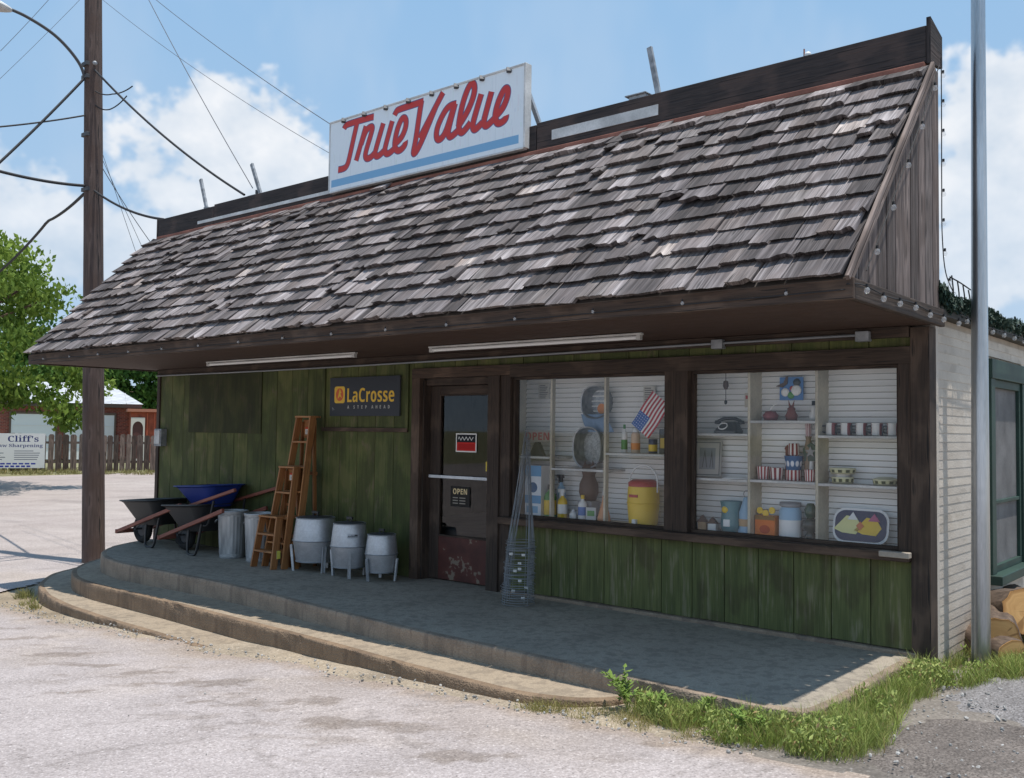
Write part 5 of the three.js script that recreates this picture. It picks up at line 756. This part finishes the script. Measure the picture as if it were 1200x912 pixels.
{
  const a = onPole(7.0), t = thing('street_lamp', 'curved arm street lamp on the utility pole', 'street lamp', [a.x, a.y, a.z + 0.12]);
  mesh('arm', tube([V(0, -0.1, 0), V(0, 0.12, 0.10), V(0, 0.42, 0.45), V(0, 0.58, 0.9), V(0, 0.62, 1.2)], 0.024, 30, 8), M.darkGrey, t);
  const rings = []; for (const [z, w, h] of [[1.12, 0.03, 0.03], [1.18, 0.07, 0.05], [1.3, 0.13, 0.075], [1.5, 0.15, 0.08], [1.72, 0.10, 0.05], [1.8, 0.03, 0.02]]) { const R = []; for (let i = 0; i < 18; i++) { const u = i / 18 * 6.2832; R.push(V(Math.cos(u) * w, 0.6 + Math.sin(u) * h - (z - 1.2) * 0.02, z)); } rings.push(R); } mesh('lamp_head', loft(rings, true, true), M.whitePaint, t);
}
function cable(name, label, pts, r, sag = 0, m = M.cable) { const P = []; for (let i = 0; i < pts.length - 1; i++) for (let k = 0; k < 8; k++) { const q = pts[i].clone().lerp(pts[i + 1], k / 8); q.y -= sag * 4 * (k / 8) * (1 - k / 8); P.push(q); } P.push(pts[pts.length - 1]); return tag(mesh(name, new THREE.TubeGeometry(new THREE.CatmullRomCurve3(P), P.length * 3, r, 5), m), label, 'cable', 'overhead cables'); }
const ext = (a, b, k) => a.clone().lerp(b, k);
cable('overhead_cable', 'thick black cable from the pole down to the parapet bracket', [onPole(7.05).add(V(0.14, 0, 0.05)), V(-3.38, 4.62, -0.06)], 0.017, 0.12);
cable('overhead_cable', 'thick black cable from the pole to the far end of the parapet', [onPole(5.2).add(V(0.14, -0.03, 0.05)), V(-5.36, 4.56, -0.06)], 0.019, 0.08);
cable('overhead_cable', 'black cable swinging from the pole to the edge of the view', [onPole(5.25).add(V(0, 0, 0.14)), ext(onPole(5.25), V(-7, 5.18, 1.55), 1), ext(onPole(5.2), V(-7, 5.28, 1.55), 3)], 0.024, 0.03);
cable('overhead_cable', 'thick twisted cable sloping from the pole down to the roadside', [onPole(6.95).add(V(0, 0, 0.12)), ext(onPole(6.95), V(-7, 5.32, 1.55), 1.6)], 0.02, 0.06);
cable('overhead_cable', 'grey cable running nearly level from the pole', [onPole(6.35).add(V(0, 0, 0.12)), ext(onPole(6.35), V(-7, 5.86, 1.57), 2)], 0.013, 0.06);
cable('overhead_cable', 'bundled cable dropping from the pole behind the tree', [onPole(5.15).add(V(-0.1, 0, 0.1)), V(-9.5, 5.12, -0.25), V(-13, 4.7, -0.9), V(-24, 3.6, -2.4)], 0.024, 0.04);
cable('overhead_wire', 'thin wire crossing the sky down to the parapet bracket', [V(-3.2, 4.68, -0.06), ext(V(-3.2, 4.7, -0.06), V(-7, 8.48, -0.68), 1.6)], 0.006, 0.1, M.thinWire);
cable('overhead_wire', 'thin wire crossing the sky down to the top of the sign', [V(-1.5, 5.12, -0.06), ext(V(-1.5, 5.12, -0.06), V(-7, 8.56, -0.9), 1.6)], 0.005, 0.12, M.thinWire);
cable('overhead_wire', 'faint wire from the top of the pole to the sign', [V(-1.55, 4.8, -0.08), onPole(8.25).add(V(0.1, 0, 0))], 0.0035, 0.1, M.thinWire);
cable('overhead_wire', 'thin wire rising from the upper edge of the view behind the lamp', [V(-12, 8.78, -0.34), V(-12, 10.4, -1.4), V(-12, 14, -3.6)], 0.005, 0.02, M.thinWire); cable('overhead_wire', 'lower thin wire behind the lamp arm', [V(-12, 7.9, -0.1), V(-12, 10.2, -1.75), V(-12, 13, -3.6)], 0.004, 0.02, M.thinWire);
cable('guy_wire', 'thin guy wire nearest the pole', [onPole(6.2), V(-7.6, 0.2, -2.6)], 0.004, 0, M.thinWire); cable('guy_wire', 'thin guy wire slanting behind the roof', [onPole(6.0), V(-7.5, 0.2, -3.3)], 0.004, 0, M.thinWire); cable('guy_wire', 'thin slack wire from the pole down behind the roof', [onPole(5.8), V(-7.0, 4.4, -0.9), V(-6.8, 3.2, -1.9)], 0.006, 0.05, M.thinWire);
for (const [dy, s, l] of [[0, 0.30, 'upper'], [-0.22, 0.22, 'lower']]) { const a = onPole(6.72 + dy).add(V(0.14, 0, 0.04)); cable('drip_loop', l + ' slack loop of cable beside the pole', [a, a.clone().add(V(s, -0.08, -0.12)), a.clone().add(V(s * 2.2, 0.0 - dy * 0.5, -0.25))], 0.010, 0.03); }

// ================================================================= TREES, HOUSE AND FENCE ACROSS THE STREET
// a frame across the street: u to the right, d away from the store front, seen from the corner
const BF = V(-0.8996, 0, -0.4368), BR = V(0.4368, 0, -0.8996), B0 = V(7.28, 0, 7.15), bturn = Math.atan2(-BR.z, BR.x);
const bp = (u, d, y) => B0.clone().addScaledVector(BF, d).addScaledVector(BR, u).setY(y);
const leafG = (() => { const g = new THREE.BufferGeometry(); g.setAttribute('position', new THREE.Float32BufferAttribute([0, -0.5, 0, 0.28, 0, 0.08, 0, 0.5, -0.06, -0.28, 0, 0.08], 3)); g.setIndex([0, 1, 2, 0, 2, 3]); return g; })();
function foliage(r, clumps, per, size, cols) {                       // leaves round clump centres, as one merged geometry
  const n = clumps.length * per, pos = new Float32Array(n * 12), col = new Float32Array(n * 12), idx = new Uint32Array(n * 6), lp = leafG.attributes.position, q = new THREE.Quaternion(), e = new THREE.Euler(), v = V(); let k = 0;
  for (const c of clumps) { const tone = r(); for (let i = 0; i < per; i++) {
    const a = r() * 6.2832, b = Math.acos(2 * r() - 1), rad = c.r * Math.pow(r(), 0.45); const x = c.p.x + Math.sin(b) * Math.cos(a) * rad, y = c.p.y + Math.cos(b) * rad * 0.7, z = c.p.z + Math.sin(b) * Math.sin(a) * rad;
    e.set((r() - 0.5) * 2.2, r() * 6.28, (r() - 0.5) * 2.2); q.setFromEuler(e); const s = size * (0.7 + r() * 0.6), cc = lerp3(cols[0], cols[1], clamp(tone * 0.6 + r() * 0.5));
    for (let j = 0; j < 4; j++) { v.fromBufferAttribute(lp, j).multiplyScalar(s).applyQuaternion(q); pos.set([v.x + x, v.y + y, v.z + z], k * 12 + j * 3); col.set(cc, k * 12 + j * 3); } idx.set([0, 1, 2, 0, 2, 3].map((t) => t + k * 4), k * 6); k++;
  } }
  const g = new THREE.BufferGeometry(); g.setAttribute('position', new THREE.BufferAttribute(pos, 3)); g.setAttribute('color', new THREE.BufferAttribute(col, 3)); g.setIndex(new THREE.BufferAttribute(idx, 1)); g.computeVertexNormals(); return g;
}
const leafM = new THREE.MeshPhysicalMaterial({ vertexColors: true, roughness: 0.75, transmission: 0.35, thickness: 0, side: THREE.DoubleSide, specularIntensity: 0.3 });
function tree(label, base, H, trunkR, shape, nClump, per, size, cols, seed, group) {
  const r = rng(seed), t = thing('leafy_tree', label, 'tree', base.toArray(), 0, group), clumps = [], limbs = [];
  const crown0 = V(0, shape.y, 0);
  for (let i = 0; i < nClump; i++) { let a = r() * 6.2832, b = Math.acos(2 * r() - 1), k = 0.45 + 0.55 * Math.sqrt(r()); const p = V(Math.sin(b) * Math.cos(a) * shape.rx * k, shape.y + Math.cos(b) * shape.ry * k, Math.sin(b) * Math.sin(a) * shape.rx * k); clumps.push({ p, r: shape.cr * (0.6 + r() * 0.7) }); if (i % 4 === 0) limbs.push(p); }
  for (const p of shape.extra || []) clumps.push({ p: V(...p), r: shape.cr * (0.6 + r() * 0.4) });
  mesh('crown', foliage(r, clumps, per, size, cols), leafM, t);
  const top = shape.y - shape.ry * 0.35, gs = [new THREE.CylinderGeometry(trunkR * 0.6, trunkR * 1.15, top, 12).translate(0, top / 2, 0)];
  for (const p of limbs) { const s = V(0, top * (0.75 + r() * 0.25), 0); gs.push(tube([s, s.clone().lerp(p, 0.5).add(V(0, 0.15, 0)), p], trunkR * 0.16, 8, 5)); }
  mesh('trunk', merge(gs), std({ map: T.bark }), t); return t;
}
tree('bright green leafy tree overhanging the road at the roadside', bp(-4.0, 29, gh(-19)), 8, 0.22, { y: 4.6, rx: 3.3, ry: 3.2, cr: 0.75, extra: [[1.3, 2.6, -2.6], [1.5, 2.2, -3.1], [1.2, 1.9, -3.4], [1.0, 2.5, -1.9], [1.6, 3.1, -3.3], [1.7, 3.6, -3.6], [1.5, 2.9, -3.9]] }, 110, 240, 0.17, [[0.055, 0.12, 0.016], [0.25, 0.35, 0.055]], 21);
[[-14, 66, 8.6, 'dark green tree behind the brick house, at the edge of view'], [-7.5, 70, 8.5, 'tall tree behind the white roof, beside the pole'], [-1.5, 64, 7.6, 'mid green tree behind the ridge of the white roof'], [3.2, 62, 8.8, 'dense green tree behind the hip of the white roof'], [6.5, 60, 8.8, 'leafy tree behind the red shed, beside the green wall'], [4.9, 70, 8.6, 'tree filling the gap between the house hip and the shed'], [10, 64, 8, 'green tree mostly hidden behind the store']].forEach(([u, d, H, l], i) => tree(l, bp(u, d, 0.1), H, 0.2, { y: H * 0.56, rx: 3.2, ry: H * 0.46, cr: 1.1 }, 60, 190, 0.34, [[0.045, 0.12, 0.02], [0.13, 0.24, 0.045]], 31 + i, 'trees behind the house'));
// picket fence
{
  const t = thing('picket_fence', 'weathered grey brown picket fence along the far roadside', 'fence', bp(0, 36, 0).toArray(), bturn), r = rng(90), y0 = 0.0;
  const mats = [[0.95, 0.9, 0.85], [0.7, 0.62, 0.56], [0.5, 0.42, 0.36], [1.1, 1.0, 0.9]].map((c) => std({ map: T.greyBoard, color: lin(...c) }));
  let x = -4.6, i = 0; while (x < 3.1) { const w = 0.15 + r() * 0.05, gap = x < 0.3 ? 0.03 + r() * 0.06 : 0.008 + r() * 0.035, h = 1.26 + (r() - 0.5) * 0.07; const g = prism([[-w / 2, 0.02], [w / 2, 0.02], [w / 2, h - 0.05], [w * 0.28, h], [-w * 0.28, h], [-w / 2, h - 0.05]], 0.022); g.rotateZ((r() - 0.5) * 0.03); g.translate(x + w / 2, y0, 0); mesh('picket', uvm(g, 'y', 1, r(), r()), mats[Math.floor(r() * 4)], t); x += w + gap; i++; }
  for (const y of [0.32, 0.98]) mesh('rail', box(-4.6, 3.1, y0 + y - 0.04, y0 + y + 0.04, -0.05, -0.004, 'x', 0), M.greyBoard, t);
  for (let k = 0; k < 4; k++) mesh('post', box(-4.55 + k * 2.5, -4.44 + k * 2.5, y0 - 0.1, y0 + 1.2, -0.16, -0.052, 'y', 0), M.greyBoard, t);
}
{ // painted sign on the fence
  const tx = canvasTex(512, 360, (c, w, h) => { c.fillStyle = '#dcdcdc'; c.fillRect(0, 0, w, h); c.textAlign = 'center'; c.fillStyle = '#26306a'; c.font = 'bold 84px serif'; c.fillText("Cliff's", w * 0.66, 86); c.font = 'bold 46px serif'; c.fillText('Saw Sharpening', w * 0.6, 142); c.fillStyle = '#6f7280'; for (let i = 0; i < 5; i++) { c.fillRect(30, 178 + i * 22, 120 + (i * 37) % 60, 8); c.fillRect(270, 178 + i * 22, 150 + (i * 53) % 60, 8); } c.fillStyle = '#2e3a9a'; for (let i = 0; i < 9; i++) { c.fillRect(20 + i * 48, 306, 36, 16); c.fillRect(34 + i * 42, 332, 30, 18); } });
  const [g, m] = panel(1.95, 1.16, 0.03, std({ map: tx }), M.whitePaint); solid('painted_sign', "white painted sign with blue lettering on the picket fence", 'sign', [['board', g, m]], bp(-2.15, 35.9, 0.70).toArray(), bturn);
}
// brick house with a white metal hip roof
{
  const t = thing('brick_house', 'low red brick house with white metal hip roof', 'house', bp(0, 47, 0.05).toArray(), bturn), W0 = -9, W1 = 2.1, eave = 2.35;
  const brick = std({ map: rep(T.redBrick, 0.5, 0.5) });
  mesh('wall', box(W0, W1, 0, eave, -7, 0, 'y', 0), brick, t); mesh('wall_fascia', box(W0 - 0.3, W1 + 0.3, eave, eave + 0.16, -7.3, 0.3, 'x', 0), std({ color: lin(0.10, 0.075, 0.06) }), t);
  const roofM = std({ color: lin(0.86, 0.86, 0.86), map: T.metalRoof, metalness: 0.2, roughness: 0.5 }); const e = eave + 0.165, rz = -3.5, rt = eave + 1.22, pos = [[W0 - 0.35, e, 0.35], [W1 + 0.35, e, 0.35], [W1 + 0.35, e, -7.35], [W0 - 0.35, e, -7.35], [W0 + 1.6, rt, rz], [W1 - 1.05, rt, rz]], f = [[0, 1, 5], [0, 5, 4], [1, 2, 5], [2, 3, 4], [2, 4, 5], [3, 0, 4]];
  const rg = new THREE.BufferGeometry(); rg.setAttribute('position', new THREE.Float32BufferAttribute(f.flat().flatMap((i) => pos[i]), 3)); rg.computeVertexNormals(); const hr = mesh('hip_roof', uvm(rg, 'z'), roofM, t);
  for (let i = 0; i < 18; i++) { const x = W0 + 0.2 + i * 0.62; const k = x > W1 - 1.05 ? (W1 + 0.35 - x) / 1.4 : x < W0 + 1.6 ? (x - W0 + 0.35) / 1.95 : 1; mesh('seam', beam(V(x, e + 0.01, 0.35), V(x, mix(e, rt, k) + 0.01, mix(0.35, rz, k)), 0.03, 0.03, V(0, 1, 0), 0), roofM, hr); }
  for (const [a, b] of [[-6.2, -4.6], [-2.9, -1.15], [-0.75, 1.25]]) { const d = mesh('garage_door', box(a, b, 0, 2.0, 0.0, 0.06, 'x', 0), flat(0.74, 0.77, 0.78), t); for (let k = 1; k < 4; k++) mesh('panel_rib', box(a + 0.04, b - 0.04, k * 0.5 - 0.015, k * 0.5 + 0.015, 0.06, 0.075, 'x', 0), white, d); mesh('door_frame', merge([box(a - 0.08, a, 0, 2.08, 0, 0.08, 'y', 0), box(b, b + 0.08, 0, 2.08, 0, 0.08, 'y', 0), box(a - 0.08, b + 0.08, 2.0, 2.1, 0.001, 0.081, 'x', 0)]), flat(0.12, 0.08, 0.06), d); }
}
{ const t = thing('red_shed', 'orange red metal shed with a white arched opening', 'shed', bp(2.72, 45, 0.05).toArray(), bturn); mesh('wall', box(-0.85, 2.5, 0, 2.15, -3, 0, 'y', 0), std({ color: lin(0.44, 0.10, 0.05), map: T.blotch }), t); for (let i = 0; i < 9; i++) mesh('rib', box(-0.2 + i * 0.3, -0.15 + i * 0.3, 0, 2.1, 0, 0.04, 'y', 0), std({ color: lin(0.44, 0.10, 0.05) }), t); mesh('shed_roof', box(-1.0, 2.65, 2.15, 2.28, -3.1, 0.15, 'x', 0), flat(0.40, 0.16, 0.10), t);
  const s = new THREE.Shape(); s.moveTo(-0.42, 0); s.lineTo(0.42, 0); s.lineTo(0.42, 2.0); s.lineTo(-0.42, 2.0); const h = new THREE.Path(); h.moveTo(-0.32, 0.1); h.lineTo(-0.32, 1.5); h.absarc(0, 1.5, 0.32, Math.PI, 0, true); h.lineTo(0.32, 0.1); s.holes.push(h); mesh('arch', new THREE.ExtrudeGeometry(s, { depth: 0.06, bevelEnabled: false }).scale(0.68, 0.95, 1).translate(-0.56, 0.0, 0.05), flat(0.6, 0.56, 0.5), t); mesh('opening', box(-0.82, -0.3, 0.05, 1.75, 0.0, 0.045, 'y', 0), flat(0.09, 0.03, 0.025), t); }
solid('far_post', 'thin dark post standing behind the red shed', 'post', [['shaft', new THREE.CylinderGeometry(0.06, 0.08, 4.4, 10).translate(0, 2.2, 0), flat(0.05, 0.08, 0.07)], ['cap', new THREE.SphereGeometry(0.09, 10, 8).translate(0, 4.42, 0), flat(0.05, 0.08, 0.07)]], bp(3.75, 52, 0).toArray());

// ================================================================= GRASS, WEEDS AND STONES
const blade = (() => { const g = new THREE.BufferGeometry(); const p = [], ix = []; for (let i = 0; i < 4; i++) { const k = i / 3, w = 0.5 * (1 - k * k) + 0.02; p.push(-w * 0.1, k, k * k * 0.45, w * 0.1, k, k * k * 0.45); } for (let i = 0; i < 3; i++) { const a = i * 2; ix.push(a, a + 1, a + 3, a, a + 3, a + 2); } g.setAttribute('position', new THREE.Float32BufferAttribute(p, 3)); g.setIndex(ix); g.computeVertexNormals(); return g; })();
const inPoly = (x, z, P) => { let c = false; for (let i = 0, j = P.length - 1; i < P.length; j = i++) if ((P[i][1] > z) !== (P[j][1] > z) && x < (P[j][0] - P[i][0]) * (z - P[i][1]) / (P[j][1] - P[i][1]) + P[i][0]) c = !c; return c; };
const grassM = new THREE.MeshPhysicalMaterial({ color: 0xffffff, roughness: 0.8, transmission: 0.25, thickness: 0, side: THREE.DoubleSide, specularIntensity: 0.2 });
function grass(name, label, P, n, hMin, hMax, cols, seed, dens, w = 0.6) {
  const r = rng(seed), o = new THREE.InstancedMesh(blade, grassM, n), m = new THREE.Matrix4(), q = new THREE.Quaternion(), e = new THREE.Euler(), c = new THREE.Color(), xs = P.map((a) => a[0]), zs = P.map((a) => a[1]), x0 = Math.min(...xs), x1 = Math.max(...xs), z0 = Math.min(...zs), z1 = Math.max(...zs); let k = 0, guard = 0;
  while (k < n && guard++ < n * 40) {
    const x = mix(x0, x1, r()), z = mix(z0, z1, r()); if (!inPoly(x + (r() - 0.5) * 0.12, z + (r() - 0.5) * 0.12, P)) continue; const cl = fbm(x * 5 + seed, z * 5, 3); if (cl < dens + r() * 0.2) continue;
    const h = mix(hMin, hMax, Math.pow(r(), 1.4)) * (0.55 + cl); e.set((r() - 0.5) * 1.1, r() * 6.28, (r() - 0.5) * 1.1); q.setFromEuler(e); m.compose(V(x, gh(x) - 0.01, z), q, V(h * w * (0.4 + r() * 0.7), h, h)); o.setMatrixAt(k, m); const t = lerp3(cols[0], cols[1], clamp(fbm(x * 3, z * 3 + seed, 2) + (r() - 0.5) * 0.7)); const d = r() < 0.13 ? [0.34, 0.27, 0.12] : t; o.setColorAt(k, c.setRGB(...d)); k++;
  }
  o.count = k; o.name = numbered(name); o.userData = { kind: 'stuff', label, category: 'grass' }; o.castShadow = o.receiveShadow = true; scene.add(o);
}
const gcol = [[0.20, 0.27, 0.05], [0.42, 0.46, 0.15]];
grass('grass', 'tall green grass and weeds round the porch corner', [[3.95, 1.98], [4.4, 2.02], [5.06, 1.96], [5.14, 1.2], [5.13, 0.3], [5.22, 0.02], [5.24, -0.7], [5.75, -0.55], [5.78, -0.2], [5.6, 0.12], [5.42, 0.5], [5.30, 0.9], [5.38, 1.4], [5.5, 1.9], [5.42, 2.25], [5.02, 2.45], [4.5, 2.28], [4.1, 2.14]], 26000, 0.025, 0.135, gcol, 1, 0.31, 0.36);
grass('grass', 'taller grass leaning over the edge of the porch', [[4.7, 1.97], [5.02, 1.95], [5.10, 1.7], [5.12, 1.0], [5.12, 0.1], [5.24, 0.0], [5.27, 0.8], [5.29, 1.6], [5.2, 2.05], [4.7, 2.1]], 3200, 0.05, 0.16, gcol, 6, 0.36, 0.36);
grass('grass', 'short dry grass along the road edge below the porch', [[3.4, 2.32], [4.0, 2.1], [4.7, 2.3], [5.1, 2.46], [4.6, 2.5], [4.0, 2.46], [3.4, 2.5]], 2600, 0.02, 0.06, [[0.22, 0.22, 0.06], [0.42, 0.36, 0.16]], 2, 0.34);
grass('grass', 'small tuft of weeds at the end of the kerb', [[-5.2, 1.75], [-4.7, 1.95], [-3.6, 2.3], [-3.6, 2.4], [-4.5, 2.15], [-5.2, 1.9]], 700, 0.03, 0.11, [[0.14, 0.16, 0.04], [0.32, 0.30, 0.12]], 3, 0.46);
grass('grass', 'dry grass round the logs by the side wall', [[5.25, -0.45], [5.9, -0.25], [6.4, -0.5], [6.4, -2.4], [5.3, -2.4]], 5000, 0.04, 0.15, [[0.16, 0.19, 0.045], [0.40, 0.34, 0.14]], 4, 0.3);
grass('roadside_grass', 'rough grass strip along the foot of the picket fence', [bp(-7, 34.6, 0), bp(4, 34.6, 0), bp(4, 37.5, 0), bp(-7, 37.5, 0)].map((p) => [p.x, p.z]), 9000, 0.05, 0.16, [[0.18, 0.18, 0.06], [0.36, 0.32, 0.16]], 5, 0.42, 1.4);
function weed(label, x, z, n, h, seed) {
  const t = thing('leafy_weed', label, 'weed', [x, gh(x), z], 0, 'broad leaved weeds by the porch'), r = rng(seed), gs = [], ls = [];
  for (let s = 0; s < n; s++) { const a = r() * 6.28, L = h * (0.6 + r() * 0.6), end = V(Math.cos(a) * L * 0.7, L, Math.sin(a) * L * 0.7), c = new THREE.CatmullRomCurve3([V(0, 0, 0), end.clone().multiplyScalar(0.5).add(V(0, L * 0.18, 0)), end]); gs.push(new THREE.TubeGeometry(c, 8, 0.0035, 4)); for (let k = 0; k < 14; k++) { const p = c.getPoint(0.25 + 0.75 * k / 13), lf = leafG.clone(); const s2 = 0.03 + r() * 0.03; lf.scale(s2 * 0.9, s2, s2); lf.translate(0, s2 * 0.5, 0); lf.rotateX(0.9 + r() * 0.8); lf.rotateY(r() * 6.28); lf.translate(p.x, p.y, p.z); ls.push(lf.toNonIndexed()); } }
  mesh('stems', merge(gs), flat(0.16, 0.22, 0.06), t); const g = mergeGeometries(ls); g.computeVertexNormals(); mesh('leaves', g, new THREE.MeshPhysicalMaterial({ color: lin(0.20, 0.30, 0.06), roughness: 0.7, transmission: 0.3, thickness: 0, side: THREE.DoubleSide, specularIntensity: 0.3 }), t);
}
{ // small leaves mixed into the grass
  const r = rng(71), n = 6000, o = new THREE.InstancedMesh(leafG, grassM, n), m = new THREE.Matrix4(), q = new THREE.Quaternion(), e = new THREE.Euler(), c = new THREE.Color(), P = [[4.0, 1.99], [5.08, 1.97], [5.16, 0.3], [5.24, -0.6], [5.7, -0.45], [5.55, 0.15], [5.34, 0.6], [5.30, 0.9], [5.38, 1.4], [5.48, 1.9], [5.4, 2.25], [5.0, 2.44], [4.5, 2.3], [4.1, 2.16]]; let k = 0;
  while (k < n) { const x = 4 + r() * 1.75, z = -0.6 + r() * 3.1; if (!inPoly(x, z, P)) continue; const cl = fbm(x * 4 + 50, z * 4, 3); if (cl < 0.36 + r() * 0.25) continue; const s = 0.012 + r() * 0.022, h = r() * 0.12 * cl * 1.7; e.set((r() - 0.5) * 2.4, r() * 6.28, (r() - 0.5) * 2.4); q.setFromEuler(e); m.compose(V(x, gh(x) + 0.01 + h, z), q, V(s, s * 1.3, s)); o.setMatrixAt(k, m); const t = lerp3([0.18, 0.26, 0.05], [0.42, 0.46, 0.16], clamp(cl + (r() - 0.5) * 0.8)); o.setColorAt(k, c.setRGB(...(r() < 0.06 ? [0.4, 0.28, 0.14] : t))); k++; }
  o.name = 'weeds'; o.userData = { kind: 'stuff', label: 'small leafy ground weeds mixed through the grass', category: 'weeds' }; o.castShadow = o.receiveShadow = true; scene.add(o);
}
weed('leafy green weed where the step meets the porch', 4.0, 2.08, 11, 0.22, 1); weed('low leafy weed just beyond the end of the step', 4.25, 2.1, 7, 0.15, 2); weed('weed with upright leaves at the front of the grass', 4.85, 2.15, 6, 0.12, 3); weed('dark weed in the shade against the porch edge', 4.45, 2.0, 7, 0.1, 4);
{ // loose stones
  const r = rng(12), n = 1500, sg = new THREE.IcosahedronGeometry(1, 0), o = new THREE.InstancedMesh(sg, std({ color: 0xffffff }), n), m = new THREE.Matrix4(), q = new THREE.Quaternion(), e = new THREE.Euler(), c = new THREE.Color();
  for (let i = 0; i < n; i++) { const k = r(); let x, z, s = 0.004 + r() * r() * 0.012; if (k < 0.45) { x = 5.4 + r() * 1.9; z = -0.2 + r() * 2.6; } else if (k < 0.85) { x = -4.5 + r() * 9.5; z = roadEdge(x) + (r() - 0.65) * 0.25; } else { x = -4 + r() * 10; z = 2.5 + r() * 3.5; s *= 0.6; } e.set(r() * 6, r() * 6, r() * 6); q.setFromEuler(e); m.compose(V(x, gh(x) + s * 0.4 + 0.006, z), q, V(s * (1 + r() * 0.6), s * 0.7, s)); o.setMatrixAt(i, m); const g = 0.16 + r() * 0.32; o.setColorAt(i, c.setRGB(g, g * 0.96, g * 0.9)); }
  o.name = 'loose_stones'; o.userData = { kind: 'stuff', label: 'small loose stones along the road edge', category: 'stones' }; o.castShadow = o.receiveShadow = true; scene.add(o);
}
renderer.render(scene, camera);
